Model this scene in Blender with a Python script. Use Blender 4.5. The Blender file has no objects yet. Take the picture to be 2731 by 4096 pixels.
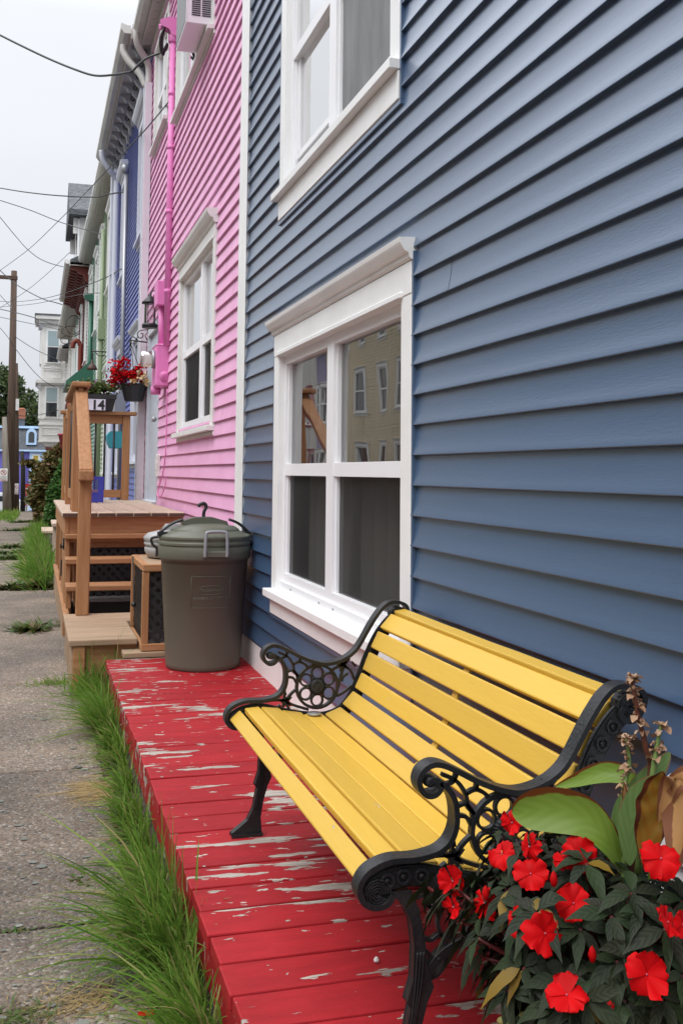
import bpy, math, random
from mathutils import Vector, Matrix
C = bpy.context.scene.collection
rnd = random.Random(7)
PI = math.pi
# ------------------------------------------------------------------ materials
def mat(name, col, rough=.6, col2=None, vs=5, st=(1,1,1), lo=.35, hi=.65, bump=0, bs=40, bst=None, island=0, spec=.5, metal=0, thr=None, trans=0):
    """Principled surface; col/col2 mixed by stretched noise, noise bump, brightness change per loose piece."""
    m = bpy.data.materials.new(name); m.use_nodes = True
    nt = m.node_tree; N = nt.nodes; L = nt.links
    b = N['Principled BSDF']; b.inputs['Roughness'].default_value = rough
    b.inputs['Specular IOR Level'].default_value = spec; b.inputs['Metallic'].default_value = metal
    b.inputs['Base Color'].default_value = (*col, 1)
    tc = N.new('ShaderNodeTexCoord'); out = None
    geo = N.new('ShaderNodeNewGeometry') if island else None
    def coords(s):
        mp = N.new('ShaderNodeMapping'); mp.inputs['Scale'].default_value = s
        L.new(tc.outputs['Object'], mp.inputs['Vector'])
        if island:
            sc = N.new('ShaderNodeMath'); sc.operation = 'MULTIPLY'; sc.inputs[1].default_value = 37
            L.new(geo.outputs['Random Per Island'], sc.inputs[0])
            cb = N.new('ShaderNodeCombineXYZ')
            for i in range(3): L.new(sc.outputs[0], cb.inputs[i])
            L.new(cb.outputs[0], mp.inputs['Location'])
        return mp.outputs[0]
    src = None
    if col2:
        n = N.new('ShaderNodeTexNoise'); n.inputs['Scale'].default_value = vs; n.inputs['Detail'].default_value = 7; n.inputs['Roughness'].default_value = .6
        L.new(coords(st), n.inputs['Vector'])
        r = N.new('ShaderNodeValToRGB'); e = r.color_ramp.elements
        e[0].position = lo; e[1].position = hi; e[0].color = (*col, 1); e[1].color = (*col2, 1)
        L.new(n.outputs['Fac'], r.inputs[0]); src = r.outputs[0]
    if island:
        h = N.new('ShaderNodeHueSaturation'); mr = N.new('ShaderNodeMapRange')
        mr.inputs['To Min'].default_value = 1 - island; mr.inputs['To Max'].default_value = 1 + island
        L.new(geo.outputs['Random Per Island'], mr.inputs[0]); L.new(mr.outputs[0], h.inputs['Value'])
        if src: L.new(src, h.inputs['Color'])
        else: h.inputs['Color'].default_value = (*col, 1)
        src = h.outputs[0]
    if src: L.new(src, b.inputs['Base Color'])
    if bump:
        n = N.new('ShaderNodeTexNoise'); n.inputs['Scale'].default_value = bs; n.inputs['Detail'].default_value = 5
        L.new(coords(bst or st), n.inputs['Vector'])
        bp = N.new('ShaderNodeBump'); bp.inputs['Strength'].default_value = bump; bp.inputs['Distance'].default_value = .01
        L.new(n.outputs['Fac'], bp.inputs['Height']); L.new(bp.outputs[0], b.inputs['Normal'])
    if trans:
        b.inputs['Subsurface Weight'].default_value = 0
    return m

def peel(name, paint, wood, thr, sx, sy, sz, rough=.5, low=1.3, spec=.25, grain=.15, dirt=.8, fine=0):
    """Old paint: coat colour with ragged bare patches stretched along the grain."""
    m = mat(name, paint, rough, col2=tuple(c*dirt for c in paint), vs=6, st=(sx*.4, sy*.3, sz), bump=grain, bs=8, bst=(sx, sy, sz), island=.09, spec=spec)
    nt = m.node_tree; N = nt.nodes; L = nt.links; b = N['Principled BSDF']
    tc = N['Texture Coordinate']; geo = [n for n in N if n.bl_idname == 'ShaderNodeNewGeometry'][0]
    mp = N.new('ShaderNodeMapping'); mp.inputs['Scale'].default_value = (sx, sy, sz); L.new(tc.outputs['Object'], mp.inputs[0])
    mu = N.new('ShaderNodeMath'); mu.operation = 'MULTIPLY'; mu.inputs[1].default_value = 53; L.new(geo.outputs['Random Per Island'], mu.inputs[0])
    cb = N.new('ShaderNodeCombineXYZ'); [L.new(mu.outputs[0], cb.inputs[i]) for i in range(3)]; L.new(cb.outputs[0], mp.inputs['Location'])
    n = N.new('ShaderNodeTexNoise'); n.inputs['Scale'].default_value = 1; n.inputs['Detail'].default_value = 9; n.inputs['Roughness'].default_value = .58
    L.new(mp.outputs[0], n.inputs['Vector'])
    n2 = N.new('ShaderNodeTexNoise'); n2.inputs['Scale'].default_value = low; n2.inputs['Detail'].default_value = 2; L.new(tc.outputs['Object'], n2.inputs['Vector'])
    a = N.new('ShaderNodeMath'); a.operation = 'MULTIPLY_ADD'; a.inputs[1].default_value = .34; L.new(n2.outputs['Fac'], a.inputs[0]); L.new(n.outputs['Fac'], a.inputs[2])
    if fine:
        m2 = N.new('ShaderNodeMapping'); m2.inputs['Scale'].default_value = (sx*5, sy*2.4, sz*2); L.new(tc.outputs['Object'], m2.inputs[0]); n3 = N.new('ShaderNodeTexNoise'); n3.inputs['Scale'].default_value = 1; n3.inputs['Detail'].default_value = 4; L.new(m2.outputs[0], n3.inputs['Vector'])
        f1 = N.new('ShaderNodeMath'); f1.operation = 'MULTIPLY_ADD'; f1.inputs[1].default_value = .34; L.new(n2.outputs['Fac'], f1.inputs[0]); L.new(n3.outputs['Fac'], f1.inputs[2])
        f2 = N.new('ShaderNodeMath'); f2.operation = 'SUBTRACT'; f2.inputs[1].default_value = fine; L.new(f1.outputs[0], f2.inputs[0])
        f3 = N.new('ShaderNodeMath'); f3.operation = 'MAXIMUM'; L.new(a.outputs[0], f3.inputs[0]); L.new(f2.outputs[0], f3.inputs[1]); a = f3
    mr = N.new('ShaderNodeMapRange'); mr.inputs['From Min'].default_value = thr; mr.inputs['From Max'].default_value = thr + .008; L.new(a.outputs[0], mr.inputs[0])
    wn = N.new('ShaderNodeTexNoise'); wn.inputs['Scale'].default_value = 3; wn.inputs['Detail'].default_value = 6
    L.new(mp.outputs[0], wn.inputs['Vector'])
    wr = N.new('ShaderNodeValToRGB'); wr.color_ramp.elements[0].position = .35; wr.color_ramp.elements[1].position = .6
    wr.color_ramp.elements[0].color = (*[c*.62 for c in wood], 1); wr.color_ramp.elements[1].color = (*wood, 1); L.new(wn.outputs['Fac'], wr.inputs[0])
    mx = N.new('ShaderNodeMixRGB'); old = b.inputs['Base Color'].links[0].from_socket
    L.new(mr.outputs[0], mx.inputs[0]); L.new(old, mx.inputs[1]); L.new(wr.outputs[0], mx.inputs[2]); L.new(mx.outputs[0], b.inputs['Base Color'])
    bp = N.new('ShaderNodeBump'); bp.inputs['Strength'].default_value = .6; bp.inputs['Distance'].default_value = -.003
    L.new(mr.outputs[0], bp.inputs['Height']); L.new(b.inputs['Normal'].links[0].from_socket, bp.inputs['Normal']); L.new(bp.outputs[0], b.inputs['Normal'])
    return m

def glass(name, tint, refl=1.0, wav=.05, rough=0):
    m = bpy.data.materials.new(name); m.use_nodes = True; nt = m.node_tree; N = nt.nodes; L = nt.links
    N.remove(N['Principled BSDF']); o = N['Material Output']
    t = N.new('ShaderNodeBsdfTransparent'); t.inputs[0].default_value = (*tint, 1)
    g = N.new('ShaderNodeBsdfGlossy'); g.inputs['Roughness'].default_value = rough
    f = N.new('ShaderNodeFresnel'); f.inputs[0].default_value = 1.52
    k = N.new('ShaderNodeMath'); k.operation = 'MULTIPLY'; k.use_clamp = True; k.inputs[1].default_value = 2.0*refl; L.new(f.outputs[0], k.inputs[0])
    tc = N.new('ShaderNodeTexCoord'); n = N.new('ShaderNodeTexNoise'); n.inputs['Scale'].default_value = 2.3; n.inputs['Detail'].default_value = .5
    L.new(tc.outputs['Object'], n.inputs['Vector'])
    bp = N.new('ShaderNodeBump'); bp.inputs['Strength'].default_value = wav; bp.inputs['Distance'].default_value = .1; L.new(n.outputs['Fac'], bp.inputs['Height'])
    L.new(bp.outputs[0], g.inputs['Normal'])
    mx = N.new('ShaderNodeMixShader'); L.new(k.outputs[0], mx.inputs[0]); L.new(t.outputs[0], mx.inputs[1]); L.new(g.outputs[0], mx.inputs[2]); L.new(mx.outputs[0], o.inputs[0])
    return m

def leafmat(name, cols, rough=.55, edge=None, edge_w=.2, vein=None, trans=.25, spec=.2, one_side=False):
    """Leaf with per-leaf colour change, optional browned margin from its UVs, some light coming through."""
    m = bpy.data.materials.new(name); m.use_nodes = True; nt = m.node_tree; N = nt.nodes; L = nt.links
    b = N['Principled BSDF']; b.inputs['Roughness'].default_value = rough; b.inputs['Specular IOR Level'].default_value = spec
    geo = N.new('ShaderNodeNewGeometry'); r = N.new('ShaderNodeValToRGB'); e = r.color_ramp.elements
    while len(e) < len(cols): e.new(.5)
    for i, c in enumerate(cols): e[i].position = i/max(1, len(cols)-1); e[i].color = (*c, 1)
    L.new(geo.outputs['Random Per Island'], r.inputs[0]); src = r.outputs[0]
    uv = N.new('ShaderNodeUVMap'); sp = N.new('ShaderNodeSeparateXYZ'); L.new(uv.outputs[0], sp.inputs[0])
    if vein:
        w = N.new('ShaderNodeTexWave'); w.inputs['Scale'].default_value = vein[1]; w.inputs['Distortion'].default_value = .6; w.bands_direction = 'Y'
        # side veins slant: use v - |u|
        ab = N.new('ShaderNodeMath'); ab.operation = 'ABSOLUTE'
        su = N.new('ShaderNodeMath'); su.operation = 'SUBTRACT'; su.inputs[1].default_value = .5; L.new(sp.outputs[0], su.inputs[0]); L.new(su.outputs[0], ab.inputs[0])
        sb = N.new('ShaderNodeMath'); sb.operation = 'MULTIPLY_ADD'; sb.inputs[1].default_value = -.6; L.new(ab.outputs[0], sb.inputs[0]); L.new(sp.outputs[1], sb.inputs[2])
        cb = N.new('ShaderNodeCombineXYZ'); L.new(sb.outputs[0], cb.inputs[1]); L.new(cb.outputs[0], w.inputs[0])
        mx = N.new('ShaderNodeMixRGB'); mx.inputs[2].default_value = (*vein[0], 1)
        ml = N.new('ShaderNodeMath'); ml.operation = 'MULTIPLY'; ml.inputs[1].default_value = .35; L.new(w.outputs['Fac'], ml.inputs[0]); L.new(ml.outputs[0], mx.inputs[0])
        L.new(src, mx.inputs[1]); src = mx.outputs[0]
    if edge:
        # distance from margin, broken up by noise
        ab = N.new('ShaderNodeMath'); ab.operation = 'ABSOLUTE'; su = N.new('ShaderNodeMath'); su.operation = 'SUBTRACT'; su.inputs[1].default_value = .5
        L.new(sp.outputs[0], su.inputs[0]); L.new(su.outputs[0], ab.inputs[0])
        tc = N.new('ShaderNodeTexCoord'); nz = N.new('ShaderNodeTexNoise'); nz.inputs['Scale'].default_value = 22; nz.inputs['Detail'].default_value = 5; L.new(tc.outputs['Object'], nz.inputs['Vector'])
        v3 = N.new('ShaderNodeMath'); v3.operation = 'MULTIPLY_ADD'; v3.inputs[1].default_value = .22; L.new(sp.outputs[1], v3.inputs[0]); L.new(ab.outputs[0], v3.inputs[2])
        if one_side: L.new(su.outputs[0], v3.inputs[2])
        s2 = N.new('ShaderNodeMath'); s2.operation = 'MULTIPLY_ADD'; s2.inputs[1].default_value = .35; L.new(nz.outputs['Fac'], s2.inputs[0]); L.new(v3.outputs[0], s2.inputs[2])
        r2 = N.new('ShaderNodeValToRGB'); e2 = r2.color_ramp.elements; e2[0].position = .72 - edge_w; e2[1].position = .76 - edge_w
        e2[0].color = (0, 0, 0, 1); e2[1].color = (1, 1, 1, 1); L.new(s2.outputs[0], r2.inputs[0])
        mx = N.new('ShaderNodeMixRGB'); mx.inputs[2].default_value = (*edge, 1); L.new(r2.outputs[0], mx.inputs[0]); L.new(src, mx.inputs[1]); src = mx.outputs[0]
    L.new(src, b.inputs['Base Color'])
    if trans:
        t = N.new('ShaderNodeBsdfTranslucent'); L.new(src, t.inputs[0]); mx = N.new('ShaderNodeMixShader'); mx.inputs[0].default_value = trans
        L.new(b.outputs[0], mx.inputs[1]); L.new(t.outputs[0], mx.inputs[2]); L.new(mx.outputs[0], N['Material Output'].inputs[0])
    return m
# ------------------------------------------------------------------ mesh collector
class MB:
    def __init__(s): s.v = []; s.f = []; s.uv = []; s.mi = []; s.sm = []
    def face(s, idx, uv=None, mi=0, sm=False): s.f.append(tuple(idx)); s.uv.append(uv); s.mi.append(mi); s.sm.append(sm)
    def add(s, pts): n = len(s.v); s.v += [tuple(p) for p in pts]; return n
    def box(s, x0, x1, y0, y1, z0, z1, mi=0, M=None):
        p = [(x, y, z) for x in (x0, x1) for y in (y0, y1) for z in (z0, z1)]
        if M: p = [tuple(M @ Vector(q)) for q in p]
        n = s.add(p)
        for q in ((0,1,3,2),(4,6,7,5),(0,4,5,1),(2,3,7,6),(0,2,6,4),(1,5,7,3)): s.face([n+i for i in q], mi=mi)
    def beam(s, a, b, w, h, up=(0,0,1), mi=0):
        """rectangular bar from a to b, w across, h along 'up'"""
        a, b = Vector(a), Vector(b); d = (b-a).normalized(); u = Vector(up); sx = d.cross(u).normalized(); u = sx.cross(d)
        n = s.add([p + sx*w/2*i + u*h/2*j for p in (a, b) for i, j in ((-1,-1),(1,-1),(1,1),(-1,1))])
        for q in ((0,3,2,1),(4,5,6,7),(0,1,5,4),(1,2,6,5),(2,3,7,6),(3,0,4,7)): s.face([n+i for i in q], mi=mi)
    def tube(s, pts, r, k=8, cap=True, mi=0):
        P = [Vector(p) for p in pts]; R = r if isinstance(r, (list, tuple)) else [r]*len(P); n = len(s.v); nm = None
        for i, p in enumerate(P):
            d = (P[min(i+1, len(P)-1)] - P[max(i-1, 0)]).normalized()
            if nm is None: nm = d.orthogonal().normalized()
            nm = (nm - d*nm.dot(d)).normalized(); bn = d.cross(nm)
            s.add([p + (nm*math.cos(2*PI*j/k) + bn*math.sin(2*PI*j/k))*R[i] for j in range(k)])
        for i in range(len(P)-1):
            for j in range(k):
                a = n+i*k+j; b = n+i*k+(j+1) % k; s.face((a, b, b+k, a+k), mi=mi, sm=True)
        if cap: s.face([n+j for j in range(k)][::-1], mi=mi); s.face([n+(len(P)-1)*k+j for j in range(k)], mi=mi)
    def lathe(s, prof, c, k=32, ax='z', mi=0, sm=True, cap=True, sx=1, sy=1):
        n = len(s.v)
        for r, z in prof:
            for j in range(k):
                a = 2*PI*j/k; q = (r*math.cos(a)*sx, r*math.sin(a)*sy, z)
                if ax == 'y': q = (q[0], z, q[1])
                if ax == 'x': q = (z, q[0], q[1])
                s.v.append((c[0]+q[0], c[1]+q[1], c[2]+q[2]))
        for i in range(len(prof)-1):
            for j in range(k):
                a = n+i*k+j; b = n+i*k+(j+1) % k; s.face((a, b, b+k, a+k), mi=mi, sm=sm)
        if cap: s.face([n+j for j in range(k)][::-1], mi=mi); s.face([n+(len(prof)-1)*k+j for j in range(k)], mi=mi)
    def prism(s, poly, a, b, ax='y', mi=0):
        """polygon given in the plane across ax, pulled from a to b"""
        def P(p, t):
            return {'y': (p[0], t, p[1]), 'x': (t, p[0], p[1]), 'z': (p[0], p[1], t)}[ax]
        n = s.add([P(p, a) for p in poly] + [P(p, b) for p in poly]); k = len(poly)
        s.face([n+i for i in range(k)], mi=mi); s.face([n+k+i for i in range(k)][::-1], mi=mi)
        for i in range(k): s.face((n+i, n+(i+1) % k, n+k+(i+1) % k, n+k+i), mi=mi)
    def ribbon(s, pts, t, y0, y1, mi=0, closed=False, sm=True):
        """bar following 2D path (x,z), t thick in the plane, from y0 to y1; t may be a list"""
        P = [Vector((p[0], p[1])) for p in pts]; m = len(P); T = t if isinstance(t, (list, tuple)) else [t]*m; n = len(s.v)
        for i, p in enumerate(P):
            d = (P[(i+1) % m] - P[(i-1) % m]) if closed else (P[min(i+1, m-1)] - P[max(i-1, 0)])
            d.normalize(); q = Vector((-d.y, d.x))*T[i]/2
            for e, y in ((1, y0), (1, y1), (-1, y1), (-1, y0)): s.v.append((p.x+q.x*e, y, p.y+q.y*e))
        for i in range(m if closed else m-1):
            i2 = (i+1) % m
            for j in range(4):
                a = n+i*4+j; b = n+i*4+(j+1) % 4; c = n+i2*4+(j+1) % 4; d = n+i2*4+j; s.face((a, b, c, d), mi=mi)
        if not closed: s.face((n, n+3, n+2, n+1), mi=mi); e = n+(m-1)*4; s.face((e, e+1, e+2, e+3), mi=mi)
    def leaf(s, spine, side, width, segs=None, fold=.25, wf=None, uvv=True, ruff=0, mi=0):
        """blade along spine; 'side' is the sideways vector (or list); width profile wf(t)"""
        P = [Vector(p) for p in spine]; m = len(P); n = len(s.v); S = side if isinstance(side, list) else [side]*m
        wf = wf or (lambda t: math.sin(PI*min(1, t*1.02+.02)**.8)**.9 if t < .98 else .03)
        for i, p in enumerate(P):
            t = i/(m-1); d = (P[min(i+1, m-1)] - P[max(i-1, 0)]).normalized(); sd = Vector(S[i]); sd = (sd - d*sd.dot(d)).normalized(); up = sd.cross(d)
            w = width*wf(t)/2; rz = ruff*math.sin(t*19+p.x*90)*w if ruff else 0
            s.v += [tuple(p - sd*w + up*(fold*w+rz)), tuple(p), tuple(p + sd*w + up*(fold*w-rz))]
        for i in range(m-1):
            a = n+i*3; t0 = i/(m-1); t1 = (i+1)/(m-1)
            s.face((a, a+1, a+4, a+3), uv=[(0,t0),(.5,t0),(.5,t1),(0,t1)], sm=True, mi=mi); s.face((a+1, a+2, a+5, a+4), uv=[(.5,t0),(1,t0),(1,t1),(.5,t1)], sm=True, mi=mi)
    def build(s, name, m, parent=None, bev=0, seg=1):
        me = bpy.data.meshes.new(name); me.from_pydata(s.v, [], s.f)
        for x in (m if isinstance(m, (list, tuple)) else [m]): me.materials.append(x)
        me.polygons.foreach_set('use_smooth', s.sm); me.polygons.foreach_set('material_index', s.mi)
        if any(s.uv):
            ul = me.uv_layers.new(name='UVMap'); i = 0
            for f, u in zip(s.f, s.uv):
                for j in range(len(f)): ul.data[i].uv = u[j] if u else (.5, .5); i += 1
        me.update(); o = bpy.data.objects.new(name, me); C.objects.link(o)
        if parent:
            o.parent = parent
            if parent.type == 'EMPTY': o.matrix_parent_inverse = Matrix.Translation(parent.location).inverted()
        if bev:
            b = o.modifiers.new('edge', 'BEVEL'); b.width = bev; b.segments = seg; b.limit_method = 'ANGLE'; b.angle_limit = .6
        return o
def tag(o, label, cat, group=None, kind=None):
    o['label'] = label; o['category'] = cat
    if group: o['group'] = group
    if kind: o['kind'] = kind
    return o
def thing(name, label, cat, loc=(0,0,0), group=None):
    o = bpy.data.objects.new(name, None); C.objects.link(o); o.location = loc; o.empty_display_size = .1
    return tag(o, label, cat, group)
def kind(o, k): o['kind'] = k; return o
def dup(root, label, delta):
    r = root.copy(); C.objects.link(r); r.location = root.location + Vector(delta); r['label'] = label
    for ch in list(root.children):
        c = ch.copy(); C.objects.link(c); c.parent = r
        for g in ch.children: d = g.copy(); C.objects.link(d); d.parent = c
    return r
def crom(pts, n=6, closed=False):
    P = [Vector(p) for p in pts]; out = []; m = len(P)
    for i in range(m if closed else m-1):
        g = (lambda k: P[k % m]) if closed else (lambda k: P[max(0, min(m-1, k))])
        a, b, c, d = g(i-1), g(i), g(i+1), g(i+2)
        for j in range(n):
            t = j/n; out.append(.5*((2*b)+(c-a)*t+(2*a-5*b+4*c-d)*t*t+(3*b-a-3*c+d)*t**3))
    if not closed: out.append(P[-1])
    return out
def text_mesh(txt, size, depth, M, name, m, parent, warp=None, align='CENTER', bold=.012):
    cu = bpy.data.curves.new(name, 'FONT'); cu.body = txt; cu.size = size; cu.extrude = depth; cu.align_x = align; cu.offset = size*bold
    t = bpy.data.objects.new(name+'_tmp', cu); C.objects.link(t)
    me = bpy.data.meshes.new_from_object(t.evaluated_get(bpy.context.evaluated_depsgraph_get())); bpy.data.objects.remove(t); bpy.data.curves.remove(cu)
    for v in me.vertices: v.co = warp(v.co) if warp else M @ v.co
    me.materials.clear(); me.materials.append(m); o = bpy.data.objects.new(name, me); C.objects.link(o)
    if parent:
        o.parent = parent
        if parent.type == 'EMPTY': o.matrix_parent_inverse = Matrix.Translation(parent.location).inverted()
    return o
def pieces(name, m, parent, boxes, bev=.004, seg=1):
    for b in boxes: q = MB(); q.box(*b); q.build(name, m, parent, bev, seg)
# ------------------------------------------------------------------ palette
WHITE = mat('white_trim', (.79,.795,.79), .45, col2=(.70,.70,.69), vs=3, lo=.45, hi=.8, bump=.08, bs=90)
VINYL = mat('white_vinyl', (.80,.80,.82), .32)
OFFWH = mat('offwhite_paint', (.70,.69,.67), .55, col2=(.58,.57,.55), vs=2, lo=.45, hi=.8)
LAVW = mat('lavender_white_paint', (.60,.62,.70), .5)
BLUES = mat('blue_vinyl_siding', (.044,.088,.168), .30, col2=(.050,.096,.180), vs=4, st=(1,.5,14), bump=.07, bs=26, bst=(1,1.2,12), spec=.9)
BLUES.node_tree.nodes['Principled BSDF'].inputs['Coat Weight'].default_value = .32; BLUES.node_tree.nodes['Principled BSDF'].inputs['Coat Roughness'].default_value = .24
PINKS = mat('pink_paint_siding', (.69,.34,.54), .55, spec=.25, col2=(.75,.40,.60), vs=3, bump=.04, bs=60)
PINKP = mat('pink_metal_paint', (.70,.22,.49), .45, spec=.3)
VIOLS = mat('violet_siding', (.10,.125,.36), .5, col2=(.125,.15,.40), vs=3)
LGRNS = mat('pale_green_siding', (.42,.50,.37), .55)
DGRNS = mat('green_siding', (.20,.33,.26), .55)
REDS = mat('oxblood_siding', (.16,.028,.022), .55)
CREAM = mat('cream_siding', (.60,.58,.50), .55)
MINT = mat('mint_siding', (.42,.55,.50), .55)
LILAC = mat('lilac_siding', (.135,.12,.42), .6)
SKYBL = mat('sky_blue_trim', (.42,.58,.80), .55)
SAGEP = mat('sage_pipe_paint', (.24,.30,.19), .5)
DKGRN = mat('dark_green_paint', (.03,.13,.085), .4)
ROOFM = mat('grey_shingle', (.05,.055,.06), .85, col2=(.12,.125,.14), vs=9, st=(1,1,3), lo=.4, hi=.6)
GREYM = mat('grey_metal', (.33,.34,.36), .4, metal=.5)
BLACK = mat('black_metal', (.012,.012,.013), .45)
IRON = mat('cast_iron_paint', (.013,.014,.016), .40, col2=(.028,.028,.028), vs=14, lo=.45, hi=.75, bump=.2, bs=120, spec=.35)
GUTT = mat('aluminium_gutter', (.56,.55,.53), .45, col2=(.46,.44,.42), vs=3)
SOFF = mat('soffit', (.46,.42,.40), .6)
DARKG = mat('dark_window', (.02,.024,.028), .04, spec=1.0)
GLASS = glass('window_glass', (.9,.93,.92), .85, .016)
GLSKY = glass('upper_glass', (.86,.9,.9), 2.4, .006)
SCREEN = mat('insect_screen', (.020,.020,.020), .6, spec=.2)
_n = SCREEN.node_tree; _t = _n.nodes.new('ShaderNodeBsdfTransparent'); _x = _n.nodes.new('ShaderNodeMixShader'); _x.inputs[0].default_value = .70; _n.links.new(_t.outputs[0], _x.inputs[1]); _n.links.new(_n.nodes['Principled BSDF'].outputs[0], _x.inputs[2]); _n.links.new(_x.outputs[0], _n.nodes['Material Output'].inputs[0])
SCRN2 = mat('insect_screen_dusty', (.20,.21,.21), .6, col2=(.13,.13,.13), vs=3, st=(1,2,.6))
SHEER = mat('sheer_curtain', (.42,.40,.37), .8)
CUR_Y = mat('yellow_curtain', (.42,.30,.05), .8)
WOODX = mat('cedar_across', (.29,.135,.057), .65, spec=.2, col2=(.40,.21,.105), vs=3, st=(1.2,14,14), lo=.3, hi=.7, bump=.12, bs=5, bst=(1.5,25,25), island=.12)
WOODY = mat('cedar_along', (.29,.135,.057), .65, spec=.2, col2=(.40,.21,.105), vs=3, st=(14,1.2,14), lo=.3, hi=.7, bump=.12, bs=5, bst=(25,1.5,25), island=.12)
WOODZ = mat('cedar_upright', (.27,.125,.052), .65, spec=.2, col2=(.38,.195,.095), vs=3, st=(14,14,1.0), lo=.3, hi=.7, bump=.12, bs=5, bst=(25,25,1.5), island=.1)
PALEX = mat('weathered_boards', (.28,.19,.12), .7, spec=.2, col2=(.39,.28,.19), vs=3, st=(1.2,14,14), lo=.3, hi=.7, bump=.12, bs=5, bst=(1.5,25,25), island=.1)
PALEY = mat('weathered_planks', (.40,.29,.21), .7, col2=(.54,.42,.33), vs=3, st=(14,1.2,14), lo=.3, hi=.7, bump=.12, bs=5, bst=(25,1.5,25), island=.1)
ENDG = mat('dark_end_grain', (.075,.035,.022), .6)  # even dark brown for board ends and joists
POLEW = mat('creosote_pole', (.045,.026,.016), .8, col2=(.085,.05,.032), vs=3, st=(6,6,.3), bump=.2, bs=8, bst=(8,8,.5))
POLEG = mat('grey_pole', (.24,.225,.20), .85, col2=(.13,.09,.065), vs=1.2, st=(5,5,.5))
CABLE = mat('black_cable', (.015,.014,.015), .5)
WIREG = mat('grey_wire', (.10,.10,.105), .5)
# ------------------------------------------------------------------ building helpers
DUTCH = [(0,0),(0,1),(.02,1.0),(.05,.985),(.18,.86),(.36,.72),(.58,.60),(.80,.53),(.93,.48),(1,.44)]
LAP = [(0,0),(0,1),(1,.12)]
def siding(mb, y0, y1, z0, z1, ex, d, opens=(), prof=LAP, joint=0):
    z = z0; jr = random.Random(int(y1*100))
    while z < z1 - 1e-4:
        jy = jr.uniform(y0, y1); jo = jr.choice((-.0009,.0009)); zt = min(z+ex, z1); cuts = sorted({z, zt} | {q for o in opens for q in (o[2], o[3]) if z < q < zt and o[0] < y1 and o[1] > y0})
        for a, b in zip(cuts, cuts[1:]):
            zm = (a+b)/2; seg = [(y0, y1)]
            for o in opens:
                if o[2] < zm < o[3]:
                    nx = []
                    for s, e in seg:
                        if o[1] <= s or o[0] >= e: nx.append((s, e)); continue
                        if o[0] > s: nx.append((s, o[0]))
                        if o[1] < e: nx.append((o[1], e))
                    seg = nx
            pts = []
            ta, tb = (a-z)/ex, (b-z)/ex
            def at(t):
                for (t0, d0), (t1, d1) in zip(prof[1:], prof[2:]):
                    if t0 <= t <= t1: return d0 + (d1-d0)*(t-t0)/(t1-t0)
                return prof[-1][1]
            if ta < 1e-6: pts.append((z, prof[0][1]*d))
            pts.append((a, at(ta)*d)); pts += [(z+t*ex, q*d) for t, q in prof[2:] if ta+1e-5 < t < tb-1e-5]; pts.append((b, at(tb)*d))
            if joint: seg = [q for s, e in seg for q in (((s, jy), (jy, e)) if s < jy < e else ((s, e),))]
            for s, e in seg:
                jx = jo if joint and s >= jy else 0
                n = mb.add([(-q+jx, y, zz) for zz, q in pts for y in (s, e)])
                for i in range(len(pts)-1):
                    k = n+2*i; mb.face((k, k+2, k+3, k+1), sm=(i > 0 or ta > 1e-6) and prof is DUTCH)
        z = zt
def folds(mb, x, y0, y1, z0, z1, amp=.02, wl=.12, ph=0):
    k = max(4, int((y1-y0)/wl*8)); n = len(mb.v)
    for i in range(k+1):
        y = y0+(y1-y0)*i/k; dx = amp*math.sin(y/wl*2*PI+ph+1.3*math.sin(y*5))
        mb.v += [(x+dx, y, z0), (x+dx*.8, y, z1)]
    for i in range(k): a = n+2*i; mb.face((a, a+2, a+3, a+1), sm=True)
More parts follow.
